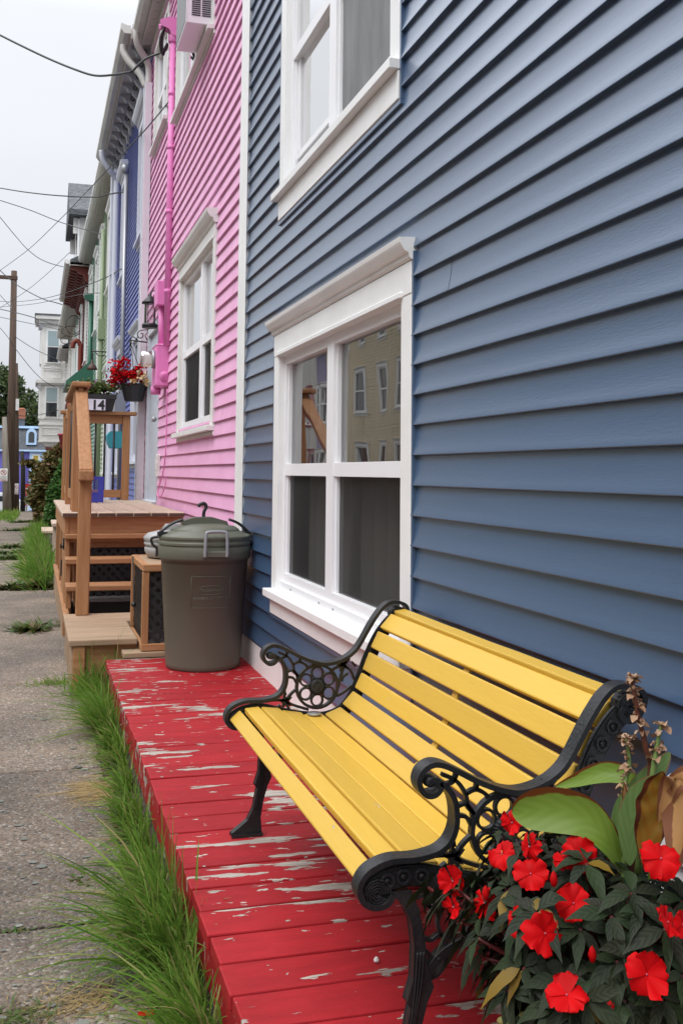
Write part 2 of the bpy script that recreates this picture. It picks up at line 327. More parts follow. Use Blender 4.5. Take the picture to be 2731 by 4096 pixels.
def window(parent, y0, y1, z0, z1, cw=.1, mull=None, rail=None, cornice=True, sill=True, apron=.085, trim=None, hb=None, lower='screen', upper=None, simple=False, dx=.03, jch=None, curtain=None, vin=None, crown=1.0, raised=False):
    """sash window; y0..y1, z0..z1 is the outside of its casing; faces -x"""
    T = trim or WHITE; V = vin or VINYL; hb = cw if hb is None else hb
    a, b, c, d = y0+cw, y1-cw, z0+.02, z1-hb
    w = MB(); w.box(-dx, .06, y0, a, z0, d); w.box(-dx, .06, b, y1, z0, d); w.box(-dx-.002, .06, y0, y1, d, z1)
    if not simple: w.box(-dx-.012, .02, a-.02, b+.02, d-.004, d+.018)
    W = w.build('window', T, parent, bev=0 if simple else .003)
    if jch:
        j = MB(); e = .018
        zb = z0-.042-apron; j.box(-.029, 0, y0-e, y0-.004, zb, z1+.03); j.box(-.029, 0, y1+.004, y1+e, zb, z1); j.box(-.031, 0, y0-e, y1+e, zb-.018, zb-.001)
        j.build('trim_channel', jch, W)
    if cornice:
        k = crown; p = [(0,z1+.002),(-dx-.004,z1+.002),(-dx-.012*k,z1+.010*k),(-dx-.016*k,z1+.028*k),(-dx-.034*k,z1+.036*k),(-dx-.048*k,z1+.058*k),(-dx-.052*k,z1+.066*k),(-dx-.056*k,z1+.084*k),(0,z1+.09*k)]
        m = MB(); m.prism(p, y0-.012, y1+.025); m.build('cornice', T, W)
    if sill:
        m = MB(); m.box(-dx-.040, .03, y0-.004, y1+.035, z0-.038, z0+.002); m.box(-.036 if jch else -.024, 0, y0-.002, y1+.002, z0-.04-apron, z0-.041)
        m.build('sill', T, W, bev=.003)
    f = MB(); fw = .035
    f.box(.005, .05, a, a+fw, c, d); f.box(.005, .05, b-fw, b, c, d); f.box(.005, .05, a+fw, b-fw, d-fw*1.4, d)
    f.box(-.012, .05, a, b, z0+.001, c+.035); f.box(.004, .05, a+fw, b-fw, c+.036, c+.075)
    ys = [a+fw] + [q for p in (mull or []) for q in (p-.055 if not simple else p-.03, p+.055 if not simple else p+.03)] + [b-fw]
    for p in (mull or []):
        e = .055 if not simple else .03
        f.box(.003, .05, p-e, p+e, c+.02, d-.01)
    if rail is not None: 
        for s, e in zip(ys[::2], ys[1::2]): f.box(.007, .05, s, e, rail-.03, rail+.03)
    if not simple:
        for s, e in zip(ys[::2], ys[1::2]):
            q = .014
            for z_a, z_b in (((c+.075, rail-.03), (rail+.03, d-fw*1.4)) if rail is not None else ((c+.075, d-fw*1.4),)):
                f.box(.018, .05, s, s+q, z_a, z_b); f.box(.018, .05, e-q, e, z_a, z_b)
        for q in (.12, .46, .58, .86): f.box(-.0135, -.012, a+(b-a)*q, a+(b-a)*q+.02, c+.008, c+.018, mi=1)
    f.build('sash', [V, GREYM], W, bev=0 if simple else .002)
    for li, (s, e) in enumerate(zip(ys[::2], ys[1::2])):
        g = MB(); zb = rail if rail is not None else c+.05
        n = g.add([(.036, s, zb), (.036, e, zb), (.036, e, d-.02), (.036, s, d-.02)]); g.face((n, n+3, n+2, n+1)); g.build('pane', upper or (DARKG if simple else GLASS), W)
        if raised and li == 1:
            g = MB(); n = g.add([(.041, s, c+.16), (.041, e, c+.16), (.041, e, rail), (.041, s, rail)]); g.face((n, n+3, n+2, n+1)); g.build('pane', GLSKY, W)
            g = MB(); g.box(.030, .048, s+.014, e-.014, c+.13, c+.165); g.box(.030, .048, e-.05, e-.014, c+.166, rail-.03); g.build('raised_sash', V, W, bev=.002)
            g = MB(); g.box(.052, .056, s, e, c+.05, c+.16); g.build('sash_gap', SCREEN, W)  # dark strip stands in for the shaded opening below the sash
        elif rail is not None:
            g = MB(); n = g.add([(.032, s, c+.05), (.032, e, c+.05), (.032, e, rail), (.032, s, rail)]); g.face((n, n+3, n+2, n+1))
            g.build('insect_screen' if lower == 'screen' else 'pane', SCREEN if lower == 'screen' else (SCRN2 if lower == 'dusty' else (upper or DARKG)), W)
    if curtain:
        m = MB(); folds(m, .16, a-.05, b+.05, z0-.05, z1, .022, .16); m.build('curtain', curtain, W)
    return W
def pipe(parent, name, pts, r, m, k=10): q = MB(); q.tube(pts, r, k); return q.build(name, m, parent)
def body(root, y0, y1, z0, z1, wallm, xb=7, roof=True, ov=.28):
    b = MB(); b.box(.25, xb, y0+.01, y1-.01, z0, z1-.02); b.build('side_wall', wallm, root)
    if roof:
        r = MB(); r.prism([(-ov+.1, z1+.08), (-ov+.1, z1+.14), (xb/2, z1+2.3), (xb+.2, z1+.18), (xb+.2, z1+.06)], y0, y1); r.build('roof', ROOFM, root)
def eave(root, y0, y1, z, ov, gm=None, sm=None):
    g = MB(); gm = gm or GUTT
    g.prism([(-ov+.02, z), (-ov-.06, z), (-ov-.10, z+.055), (-ov-.10, z+.12), (-ov-.085, z+.12), (-ov-.02, z+.10), (-ov+.02, z+.10)], y0, y1); g.build('gutter', gm, root)
    s = MB(); s.box(-ov+.021, -ov+.04, y0, y1, z-.06, z+.06); s.box(-ov+.041, .0, y0, y1, z-.03, z-.015); n = int((y1-y0)/.22)
    for i in range(n): s.box(-ov+.06, -.06, y0+.22*i, y0+.22*i+.012, z-.034, z-.0305)
    s.build('soffit', sm or SOFF, root)
# ------------------------------------------------------------------ the ground
def gz(y): return -.2 if y < 8 else (-.2-.0112*(y-8) if y < 48 else max(-1.65, -.65-.08*(y-48)))
CONC = bpy.data.materials.new('exposed_aggregate'); CONC.use_nodes = True
def _conc(m):
    nt = m.node_tree; N = nt.nodes; L = nt.links; b = N['Principled BSDF']; b.inputs['Roughness'].default_value = .9
    tc = N.new('ShaderNodeTexCoord'); geo = N.new('ShaderNodeNewGeometry')
    v = N.new('ShaderNodeTexVoronoi'); v.inputs['Scale'].default_value = 95; L.new(tc.outputs['Object'], v.inputs['Vector'])
    sp = N.new('ShaderNodeSeparateColor'); L.new(v.outputs['Color'], sp.inputs[0])
    r = N.new('ShaderNodeValToRGB'); e = r.color_ramp.elements
    for c, p in (((.25,.19,.145),.2),((.17,.145,.12),.45),((.33,.275,.225),.7),((.085,.083,.08),.88)): q = e.new(p); q.color = (*c, 1)
    e[0].color = (.15,.11,.085,1); e[-1].color = (.46,.42,.38,1); L.new(sp.outputs[0], r.inputs[0])
    n = N.new('ShaderNodeTexNoise'); n.inputs['Scale'].default_value = 1.7; n.inputs['Detail'].default_value = 6; L.new(tc.outputs['Object'], n.inputs['Vector'])
    r2 = N.new('ShaderNodeValToRGB'); r2.color_ramp.elements[0].color = (.62,.62,.63,1); r2.color_ramp.elements[1].color = (1.18,1.12,1.06,1); r2.color_ramp.elements[0].position = .35; r2.color_ramp.elements[1].position = .65; L.new(n.outputs['Fac'], r2.inputs[0])
    mx = N.new('ShaderNodeMixRGB'); mx.blend_type = 'MULTIPLY'; mx.inputs[0].default_value = 1; L.new(r.outputs[0], mx.inputs[1]); L.new(r2.outputs[0], mx.inputs[2])
    h = N.new('ShaderNodeHueSaturation'); mr = N.new('ShaderNodeMapRange'); mr.inputs['To Min'].default_value = .68; mr.inputs['To Max'].default_value = .98
    L.new(geo.outputs['Random Per Island'], mr.inputs[0]); L.new(mr.outputs[0], h.inputs['Value']); L.new(mx.outputs[0], h.inputs['Color']); L.new(h.outputs[0], b.inputs['Base Color'])
    bp = N.new('ShaderNodeBump'); bp.inputs['Strength'].default_value = .9; bp.inputs['Distance'].default_value = .006; L.new(v.outputs['Distance'], bp.inputs['Height'])
    bp.invert = True; L.new(bp.outputs[0], b.inputs['Normal'])
_conc(CONC)
SOIL = mat('dark_soil', (.045,.035,.024), .95, col2=(.08,.065,.042), vs=9, bump=.8, bs=40)
ASPH = mat('asphalt', (.05,.05,.052), .9, col2=(.075,.074,.073), vs=4, bump=.3, bs=120)
EARTH = mat('far_ground', (.07,.075,.06), .95, col2=(.05,.07,.03), vs=.4)
JO = [-3, -.6, 1.6, 2.78, 3.25, 4.9, 6.89, 9.39, 12.85, 17.79, 19.02, 20.83, 28.17, 34.03, 37.98, 41.88, 45.5, 48.5]
m = MB()
for a, b in zip(JO, JO[1:]):
    a2, b2 = a+.009, b-.009; za, zb = gz(a2), gz(b2); j = rnd.uniform(-.002, .002)
    n = m.add([(x, y, z) for x in (-3.0, -.93) for y, zt in ((a2, za), (b2, zb)) for z in (zt-.1, zt+j)])
    for q in ((0,1,3,2),(4,6,7,5),(0,4,5,1),(2,3,7,6),(0,2,6,4),(1,5,7,3)): m.face([n+i for i in q])
kind(m.build('sidewalk', CONC, bev=.004), 'structure')
m = MB(); ys = [-6, 8, 48, 60.5, 90]
n = m.add([(x, y, gz(y)-.012) for y in ys for x in (-3.05, .3)])
for i in range(4): m.face((n+2*i, n+2*i+1, n+2*i+3, n+2*i+2))
kind(m.build('soil_strip', SOIL), 'structure')
m = MB()
for i in range(2): 
    n = m.add([(x, y, gz(y)-dz) for y in (ys[i], ys[i+1]) for x, dz in ((-3.2, .14), (-3.2, .0), (-3.01, .0), (-3.01, .14))])
    for q in ((0,1,5,4),(1,2,6,5),(2,3,7,6)): m.face([n+k for k in q])
kind(m.build('kerb', OFFWH), 'structure')
m = MB(); n = m.add([(x, y, gz(y)-.13) for y in ys for x in (-10, -3.19)])
for i in range(4): m.face((n+2*i, n+2*i+1, n+2*i+3, n+2*i+2))
n = m.add([(-60, 60.6, -1.74), (40, 60.6, -1.74), (40, 72, -1.74), (-60, 72, -1.74)]); m.face((n, n+1, n+2, n+3))
kind(m.build('road', ASPH), 'structure')
m = MB(); n = m.add([(-900, -300, -1.8), (900, -300, -1.8), (900, 1500, -1.8), (-900, 1500, -1.8)]); m.face((n, n+1, n+2, n+3))
n = m.add([(-60, -30, -.16), (-10.01, -30, -.16), (-10.01, 8, -.16), (-10.01, 48, -.6), (-60, 48, -.6)]); m.face(range(n, n+5))
kind(m.build('ground', EARTH), 'structure')
# ------------------------------------------------------------------ the blue house
bh = thing('blue_house', 'slate blue vinyl sided house with white sash windows behind the yellow bench', 'house', (0,2,-.2))
wl = [(3.44,5.43,.50,1.78), (3.58,5.36,2.62,4.3)]
m = MB(); siding(m, -2.5, 6.36, .161, 6.5, .1022, .028, wl, DUTCH, 1); m.build('siding', BLUES, bh)
m = MB(); m.box(-.019, 0, -2.5, 6.36, .146, .160); m.build('starter_strip', BLUES, bh)
m = MB(); m.box(-.018, .02, -2.5, 6.36, -.02, .145); m.build('skirt_board', WHITE, bh, bev=.003)
m = MB(); m.box(-.03, .02, 6.361, 6.62, -.05, 6.5); m.box(-.034, -.03, 6.35, 6.372, .0, 6.5); m.build('corner_board', WHITE, bh, bev=.004)
body(bh, -2.5, 6.6, -.3, 6.5, BLUES)
window(bh, 3.36, 5.51, .505, 1.855, cw=.105, mull=[4.50], rail=1.136, apron=.085, hb=.115, jch=BLUES, curtain=SHEER, crown=.9)
window(bh, 3.50, 5.44, 2.62, 4.36, cw=.105, mull=[4.515], rail=3.34, apron=.11, lower='dusty', upper=GLSKY, cornice=False, jch=BLUES, curtain=SHEER, raised=True)
# raised inner sash of the upper window, left light
# ------------------------------------------------------------------ the pink house
ph = thing('pink_house', 'bubblegum pink clapboard house with white windows, between the blue and the violet house', 'house', (0,9,-.2))
wp = [(7.64,9.50,1.50,2.90), (7.95,10.08,4.62,6.0), (10.97,12.16,4.88,6.0), (11.26,12.37,.5,2.74)]
m = MB(); siding(m, 6.62, 12.66, -.05, 6.34, .1022, .020, wp, [(0,0),(0,1),(.03,1),(.9,.2),(1,.15)], 1); m.build('siding', PINKS, ph)
body(ph, 6.62, 12.66, -.3, 6.34, PINKS)
eave(ph, 6.62, 12.66, 6.36, .17)
m = MB(); m.box(-.03, 0, 6.62, 12.66, 6.24, 6.33); m.build('frieze_board', OFFWH, ph)
window(ph, 7.57, 9.59, 1.46, 2.955, cw=.1, mull=[8.40], rail=2.165, apron=.03, trim=OFFWH, upper=GLSKY, curtain=SHEER, crown=1.25)
window(ph, 7.86, 10.17, 4.58, 6.1, cw=.1, mull=[9.0], rail=5.3, apron=.03, trim=OFFWH, upper=GLSKY, cornice=False, lower='glass')
window(ph, 10.88, 12.25, 4.86, 6.1, cw=.1, mull=[11.55], rail=5.4, apron=.03, trim=OFFWH, upper=GLSKY, cornice=False, lower='glass')
m = MB(); m.box(-.02, .04, 11.18, 11.26, .78, 2.78); m.box(-.02, .04, 12.37, 12.45, .78, 2.78); m.box(-.02, .04, 11.261, 12.369, 2.70, 2.78); m.box(-.06, .04, 11.2, 12.4, .775, .80)
m.build('door_frame', mat('grey_white_door_trim', (.55,.57,.62), .5, col2=(.38,.39,.42), vs=4, st=(1,1,.6), lo=.5, hi=.8), ph)
m = MB(); m.box(.02, .06, 11.262, 12.368, .80, 2.70); D = m.build('door', mat('pale_steel_door', (.50,.54,.62), .4), ph)
m = MB(); m.lathe([(.0,-.075),(.024,-.073),(.032,-.055),(.026,-.035),(.012,-.028),(.012,0),(.03,.002),(.03,.012)], (.01,11.36,1.68), 14, 'x'); m.lathe([(.028,-.02),(.03,0),(.03,.01)], (.01,11.36,1.86), 14, 'x'); m.build('door_knob', GREYM, D)
# door bell box and thin cable on the wall
m = MB(); m.box(-.05, -.012, 10.93, 11.03, 1.07, 1.30); m.box(-.058, -.05, 10.95, 11.0, 1.14, 1.24); m.build('outlet_box', OFFWH, ph, bev=.006)
q = [(-.03,10.35,1.93),(-.026,10.36,1.6),(-.028,10.37,1.3),(-.03,10.55,1.1),(-.04,10.8,.95),(-.05,10.75,.86),(-.045,10.5,.88),(-.04,10.25,.98),(-.035,10.2,1.08)]
pipe(ph, 'cable', crom(q, 6), .006, PINKP, 6)
pipe(ph, 'downspout', crom([(-.23,12.45,6.40),(-.23,12.46,6.30),(-.19,12.5,6.2),(-.10,12.56,6.10),(-.06,12.6,6.0),(-.06,12.6,5.8)], 6), .042, GUTT)
m = MB(); m.box(-.10, -.02, 12.55, 12.64, .74, 5.82); m.box(-.104, -.016, 12.548, 12.642, 1.5, 1.54); m.box(-.104, -.016, 12.548, 12.642, 3.9, 3.94); m.build('downspout', mat('pinkish_downspout', (.66,.64,.68), .5), ph)
# service mast, boxes
sm = thing('service_mast', 'pink painted electric service pipe with weatherhead running down the pink house', 'pipe', (-.04,10.34,2.4))
m = MB(); m.tube([(-.04,10.34,2.36),(-.04,10.34,5.5)], .034, 14)
for z in (2.9, 3.7, 4.35, 4.9): m.lathe([(.034,-.02),(.040,-.018),(.040,.018),(.034,.02)], (-.04,10.34,z), 14)
m.build('conduit', PINKP, sm)
m = MB(); m.prism([(.0,5.48),(-.06,5.50),(-.08,5.55),(-.165,5.58),(-.17,5.615),(-.08,5.655),(.0,5.65)], 10.28, 10.40); m.lathe([(.05,5.42),(.055,5.5)], (-.04,10.34,0), 14); m.build('weatherhead', PINKP, sm, bev=.012, seg=2)
for k, (dx, dy) in enumerate(((0,0),(.012,.03),(-.012,-.03))):
    pipe(sm, 'lead_wire', crom([(-.13,10.34+dy,5.56),(-.16+dx,10.35+dy,5.45),(-.14+dx,10.4+dy,5.32),(-0.091,10.450+dy,5.452+dx),(-0.083,10.600+dy,5.447+dx),(-0.128,10.750+dy,5.468+dx),(-0.237,10.950+dy,5.479+dx),(-0.311,11.100+dy,5.457+dx),(-0.367,11.200+dy,5.414+dx)], 6), .011, CABLE, 6)
eb = thing('meter_box', 'pink painted electric meter box under the service mast', 'box', (-.06,10.55,1.96))
m = MB(); m.box(-.135, -.0, 10.40, 10.78, 1.965, 2.38); m.box(-.14, -.0, 10.395, 10.785, 2.36, 2.385); m.build('cabinet', PINKP, eb, bev=.01)
m = MB(); m.lathe([(.0,-.012),(.05,-.012),(.052,0)], (-.05,10.40,2.06), 20, 'y'); m.build('knockout', PINKP, eb)
m = MB(); m.tube([(-.10,10.7,1.98),(-.10,10.7,1.90)], .05, 14); m.build('conduit_end', PINKP, eb); pipe(eb, 'conduit', [(-.06,10.7,2.37),(-.06,10.7,2.82)], .03, PINKP, 12)
m = MB(); m.box(-.12, -.0, 10.58, 10.86, 2.80, 3.05); m.build('junction_box', PINKP, eb, bev=.008)
me_ = thing('electric_meter', 'round glass electric meter on the side of the pink meter box', 'meter', (-.14,10.55,2.2))
m = MB(); m.lathe([(.092,0),(.092,-.02),(.085,-.03)], (-.136,10.55,2.24), 24, 'x'); m.build('base_ring', GREYM, me_)
m = MB(); m.lathe([(.082,-.02),(.082,-.11),(.072,-.135),(.0,-.14)], (-.136,10.55,2.24), 24, 'x', cap=False); m.build('glass_dome', glass('meter_glass', (.9,.9,.88), .7, .0, .08), me_)
m = MB(); m.box(-.225, -.14, 10.50, 10.60, 2.19, 2.29); m.build('register', OFFWH, me_)
# air conditioner
ac = thing('air_conditioner', 'white louvred window air conditioner jutting from upper pink house window', 'air conditioner', (-.1,8.2,4.58))
m = MB(); m.box(-.225, .1, 7.93, 8.52, 4.60, 5.08); m.box(-.228, -.222, 7.925, 8.525, 4.595, 5.085); m.build('cabinet', mat('ac_shell', (.74,.72,.75), .4), ac, bev=.008)
m = MB()
for i in range(24):
    z = 4.66+i*.017
    for a in (-.185, -.105): m.box(a, a+.068, 7.926, 7.932, z, z+.009)
m.build('louvres', mat('louvre_slot', (.03,.03,.04), .6), ac)
m = MB(); m.box(-.2315, -.2285, 7.95, 8.50, 4.62, 5.06); m.build('coil_grille', mat('coil', (.22,.23,.24), .5, col2=(.15,.15,.16), vs=60, st=(1,1,9)), ac)
# wall lantern
la = thing('wall_lantern', 'black wall lantern with glass cage beside the pink house door', 'lantern', (-.1,11.4,2.7))
lx, ly = -.105, 11.4
m = MB(); m.lathe([(.0,3.06),(.012,3.055),(.016,3.02),(.04,3.0),(.086,2.955),(.09,2.935),(.0,2.935)], (lx,ly,0), 20); m.build('cap', BLACK, la)
m = MB(); m.lathe([(.082,2.67),(.085,2.70),(.078,2.715),(.0,2.715)], (lx,ly,0), 20)
for i in range(6):
    a = i*PI/3; m.beam((lx+.074*math.cos(a), ly+.074*math.sin(a), 2.71), (lx+.074*math.cos(a), ly+.074*math.sin(a), 2.94), .015, .015)
m.build('cage', BLACK, la)
m = MB(); m.lathe([(.062,2.715),(.062,2.935)], (lx,ly,0), 16, cap=False); m.build('glass', glass('lantern_glass', (.85,.85,.85), 1.5, 0, .1), la)
m = MB(); m.tube(crom([(lx,ly,3.03),(lx+.02,ly,3.075),(lx+.06,ly,3.08),(-.01,ly,3.06)], 5), .008, 6); m.box(-.02, -.012, ly-.04, ly+.04, 2.98, 3.12); m.build('arm', BLACK, la)
# ------------------------------------------------------------------ the houses beyond
def row_house(name, label, y0, y1, zt, sid, ex, wins, trimm, gutm, ov=.28, corner=None):
    r = thing(name, label, 'house', (0,(y0+y1)/2,gz(y0)))
    op = [(w[0]+.06, w[1]-.06, w[2]+.02, w[3]-.06) for w in wins]
    m = MB(); siding(m, y0, y1, gz(y1)-.05, zt, ex, ex*.24, op); m.build('siding', sid, r)
    body(r, y0, y1, gz(y1)-.1, zt, sid, ov=ov); eave(r, y0, y1, zt+.02, ov-.06, gutm)
    for w in wins: window(r, *w[:4], cw=.09, mull=None, rail=(w[2]+w[3])/2, simple=True, trim=trimm, apron=.05, lower='glass', crown=w[4] if len(w) > 4 else 1.0, vin=trimm, dx=.03)
    m = MB(); m.box(-.04, .02, y1-.16, y1-.002, gz(y1), zt); m.build('corner_board', trimm, r)
    return r
vh = row_house('violet_house', 'violet blue clapboard house with bracketed pale eaves, next beyond the pink house', 12.66, 18.15, 6.42, VIOLS, .078, [(13.0,14.15,4.15,5.75,1.7),(16.1,17.1,4.15,5.75,1.7),(13.2,14.5,1.25,2.95),(16.1,17.3,1.1,3.05,1.5)], LAVW, GUTT, ov=.36)
BRK = mat('grey_bracket_paint', (.40,.41,.45), .5)
for i in range(12):
    y = 12.95+.43*i; b = MB()
    b.prism([(.0,6.42),(-.24,6.42),(-.245,6.36),(-.20,6.35),(-.17,6.30),(-.13,6.31),(-.10,6.25),(-.06,6.22),(-.05,6.14),(.0,6.10)], y, y+.09)
    for q in (0, 1): b.tube([(-.085+.025*math.cos(t*.55+q*PI), y-.006, 6.345+.028*math.sin(t*.55+q*PI)) for t in range(7)], .006, 5, mi=1)
    b.build('eave_bracket', [BRK, BLACK], vh)
m = MB(); m.box(-.025, 0, 12.67, 18.1, 6.2, 6.4); m.build('frieze_board', BRK, vh)
pipe(vh, 'downspout', crom([(-.34,12.95,6.40),(-.34,12.95,6.32),(-.28,12.92,6.2),(-.14,12.85,6.02),(-.07,12.8,5.85)], 6), .045, GUTT)
m = MB(); m.box(-.10, -.02, 12.74, 12.83, .3, 5.86); m.build('downspout', LAVW, vh)
pipe(vh, 'downspout', crom([(-.34,17.4,6.40),(-.32,17.42,6.25),(-.2,17.45,6.08),(-.09,17.5,5.95),(-.08,17.5,5.6),(-.08,17.5,-.1)], 5), .05, LAVW)
pipe(vh, 'conduit', [(-.07,15.6,.6),(-.07,15.6,5.55)], .035, GREYM)
m = MB(); m.lathe([(.0,.1),(.04,.09),(.06,.05),(.06,-.02),(.04,-.04)], (-.09,15.6,5.58), 12); m.build('weatherhead', GREYM, vh)
m = MB(); m.box(-.17, -.01, 15.45, 15.75, 1.95, 2.25); m.build('meter_cabinet', GREYM, vh)
lg = row_house('pale_green_house', 'pale green clapboard house with sage conduit, beyond the violet house', 18.15, 23.3, 6.5, LGRNS, .085, [(19.0,20.6,4.55,6.1),(21.7,23.0,4.5,6.1),(19.0,20.4,1.1,2.95),(21.7,22.9,1.0,2.9)], WHITE, OFFWH)
pipe(lg, 'conduit', [(-.08,21.0,.4),(-.08,21.0,5.9)], .045, SAGEP)
m = MB(); m.box(-.14, -.01, 20.9, 21.15, 3.7, 4.1); m.build('junction_box', SAGEP, lg)
m = MB(); m.box(-.12, -.01, 18.2, 18.5, -.2, 6.45); m.build('downspout', LAVW, lg)
dg = row_house('sage_green_house', 'mid green clapboard house with dark green service pipe, fourth along the row', 23.3, 28.0, 6.55, DGRNS, .09, [(23.9,25.1,4.3,6.1),(26.2,27.4,4.3,6.1),(26.2,27.4,1.0,2.9)], WHITE, OFFWH)
pipe(dg, 'conduit', [(-.09,25.2,1.4),(-.09,25.2,5.15)], .055, DKGRN)
m = MB(); m.prism([(.0,5.1),(-.16,5.12),(-.25,5.18),(-.26,5.24),(-.1,5.28),(0,5.27)], 25.1, 25.3); m.build('weatherhead', DKGRN, dg)
m = MB(); m.prism([(0,3.75),(-.62,3.2),(-.62,3.12),(0,3.12)], 25.0, 27.8); m.build('door_canopy', DKGRN, dg)
rh = row_house('oxblood_house', 'dark red house with scalloped red eaves and white gutter, beyond the green house', 28.0, 34.5, 6.5, REDS, .1, [(28.9,30.2,4.1,6.0),(31.9,33.2,4.1,6.0),(28.9,30.2,.8,2.9),(31.9,33.2,.8,2.9)], WHITE, OFFWH, ov=.62)
for i in range(15):
    y = 28.1+.43*i; b = MB(); b.prism([(0,6.48),(-.52,6.48),(-.5,6.40),(-.36,6.38),(-.3,6.3),(-.18,6.28),(-.12,6.12),(0,6.05)], y, y+.13); b.build('eave_bracket', REDS, rh)
pipe(rh, 'conduit', crom([(-.32,30.6,4.6),(-.3,30.6,4.75),(-.2,30.6,4.82),(-.12,30.6,4.7),(-.1,30.6,4.4),(-.1,30.6,1.2)], 5), .065, mat('red_pipe_paint', (.20,.035,.022), .6))
m = MB(); m.prism([(0,3.4),(-.5,2.95),(-.5,2.85),(0,2.85)], 28.6, 30.3); m.build('door_canopy', REDS, rh)
mh = row_house('mint_house', 'mint green house with white window frames, just beyond the dark red house', 34.5, 39.5, 6.4, MINT, .1, [(35.2,36.4,3.9,5.8),(37.6,38.8,3.9,5.8),(35.2,36.4,.6,2.6)], WHITE, OFFWH, ov=.5)
ch_ = row_house('cream_house', 'cream clapboard house with white gutter, beyond the mint house', 39.5, 45.0, 6.6, CREAM, .1, [(40.2,41.4,3.9,5.8),(43.0,44.2,3.9,5.8),(43.0,44.2,.4,2.4)], WHITE, OFFWH, ov=.5)
gh = row_house('grey_house', 'small light grey house between the cream house and the white bay window', 45.0, 50.0, 6.2, GUTT, .1, [(46.0,47.2,3.9,5.6),(48.0,49.2,3.9,5.6)], WHITE, OFFWH, ov=.4)
# dormer seen above the gutters
dm = thing('roof_dormer', 'white gabled dormer with grey shingles on the roof above the dark red house', 'dormer', (.2,31,6.5))
m = MB(); m.box(-.25, 3.0, 29.6, 32.6, 6.75, 8.2); m.build('cheek_wall', OFFWH, dm)
m = MB(); m.prism([(29.3,8.15),(29.3,8.3),(31.1,9.5),(32.9,8.3),(32.9,8.15)], -.55, 3.2, ax='x'); m.build('roof', ROOFM, dm)
for a, b in ((29.55,30.9),(31.3,32.65)):
    m = MB(); m.box(-.30, -.251, a, b, 6.9, 8.1); f = m.build('window', WHITE, dm); m = MB(); m.box(-.303, -.301, a+.14, b-.14, 7.0, 8.0); m.build('pane', DARKG, f)
for y in (29.64, 32.5): m = MB(); m.box(-.42, -.305, y, y+.1, 7.7, 8.14); m.build('bracket', OFFWH, dm)
# white house with two storey bay
wb = thing('white_bay_house', 'tall white house with two storey panelled bay window near the far corner', 'house', (0,52,-.7))
m = MB(); siding(m, 50, 58, -.9, 8.3, .1, .016, []); m.build('siding', OFFWH, wb); body(wb, 50, 58, -1.0, 8.3, OFFWH, ov=.3)
m = MB(); m.box(-1.12, 0, 50.3, 52.8, 2.45, 8.0); m.build('bay_wall', OFFWH, wb)
m = MB(); m.box(-1.28, .0, 50.12, 53.0, 7.95, 8.12); m.box(-1.42, .1, 49.98, 53.1, 8.12, 8.30); m.box(-1.46, .1, 49.94, 53.14, 8.301, 8.36, mi=1); m.build('bay_cornice', [OFFWH, ROOFM], wb)
m = MB(); m.box(-1.24, .0, 50.18, 52.9, 5.08, 5.16); m.box(-1.34, .05, 50.08, 53.0, 5.161, 5.30); m.build('belt_cornice', OFFWH, wb)
for z in (2.43, 3.22, 3.5): m = MB(); m.box(-1.16, 0, 50.26, 52.84, z, z+.07); m.build('moulding', OFFWH, wb)
m = MB(); m.prism([(-1.05,2.42),(-.8,2.25),(0,2.25),(0,2.42)], 50.4, 52.7); m.build('bay_base', OFFWH, wb)
for z0, z1 in ((3.62, 4.95), (6.15, 7.6)):
    m = MB(); m.box(-.92, -.28, 50.24, 50.299, z0-.06, z1+.06); f = m.build('window', WHITE, wb)
    m = MB(); m.box(-.84, -.36, 50.225, 50.239, z0, (z0+z1)/2-.03); m.build('pane', DARKG, f); m = MB(); m.box(-.84, -.36, 50.225, 50.239, (z0+z1)/2+.03, z1); m.build('pane', mat('blind_pane', (.30,.38,.40), .1), f)
    m = MB(); m.box(-1.18, -1.121, 50.7, 52.3, z0-.06, z1+.06); f = m.build('window', WHITE, wb); m = MB(); m.box(-1.19, -1.181, 50.8, 52.2, z0, z1); m.build('pane', DARKG, f)
for r in ((-1.0,-.64,5.85,6.02),(-.56,-.2,5.85,6.02),(-1.0,-.2,5.4,5.78),(-1.0,-.2,2.75,3.1)):
    m = MB(); a, b, c, d = r
    for q in ((a,b,c,c+.025),(a,b,d-.025,d),(a,a+.025,c+.026,d-.026),(b-.025,b,c+.026,d-.026)): m.box(q[0], q[1], 50.275, 50.2995, q[2], q[3])
    m.build('panel_moulding', OFFWH, wb)
for z in (7.72, 4.86):
    for x in (-1.16, -.1):
        m = MB(); m.prism([(x-.1,z+.2),(x-.09,z+.12),(x-.02,z+.06),(x,z),(x+.06,z),(x+.06,z+.2)], 50.18, 50.27); m.build('bracket', BRK, wb)
# lilac mansard house closing the street, facing us
lh = thing('lilac_mansard_house', 'lilac house with slate mansard roof and arched dormer across the street end', 'house', (0,0,0))
def lbox(name, mt, y0, y1, z0, z1, x0=-.02, x1=.0, par=None, bev=0): q = MB(); q.box(x0, x1, y0, y1, z0, z1); return q.build(name, mt, par or lh)
m = MB(); siding(m, .93, 9, -1.7, 2.42, .12, .014, []); m.build('siding', LILAC, lh); lbox('side_wall', LILAC, .0, 9, -1.7, 2.4, .1, 8)
lbox('corner_board', SKYBL, -.05, .14, -1.7, 2.42, -.04, .1)
m = MB(); m.prism([(-.1,2.55),(.75,4.1),(8,4.1),(8,2.55)], -.1, 9); m.build('mansard_roof', ROOFM, lh)
m = MB(); m.box(-.25, .2, -.15, 9, 2.43, 2.55); m.box(.55, 1.2, -.15, 9, 4.06, 4.22); m.build('cornice', SKYBL, lh)
m = MB(); arc = [(.85+.35*math.cos(t*PI/10), 3.62+.42*math.sin(t*PI/10)) for t in range(11)]
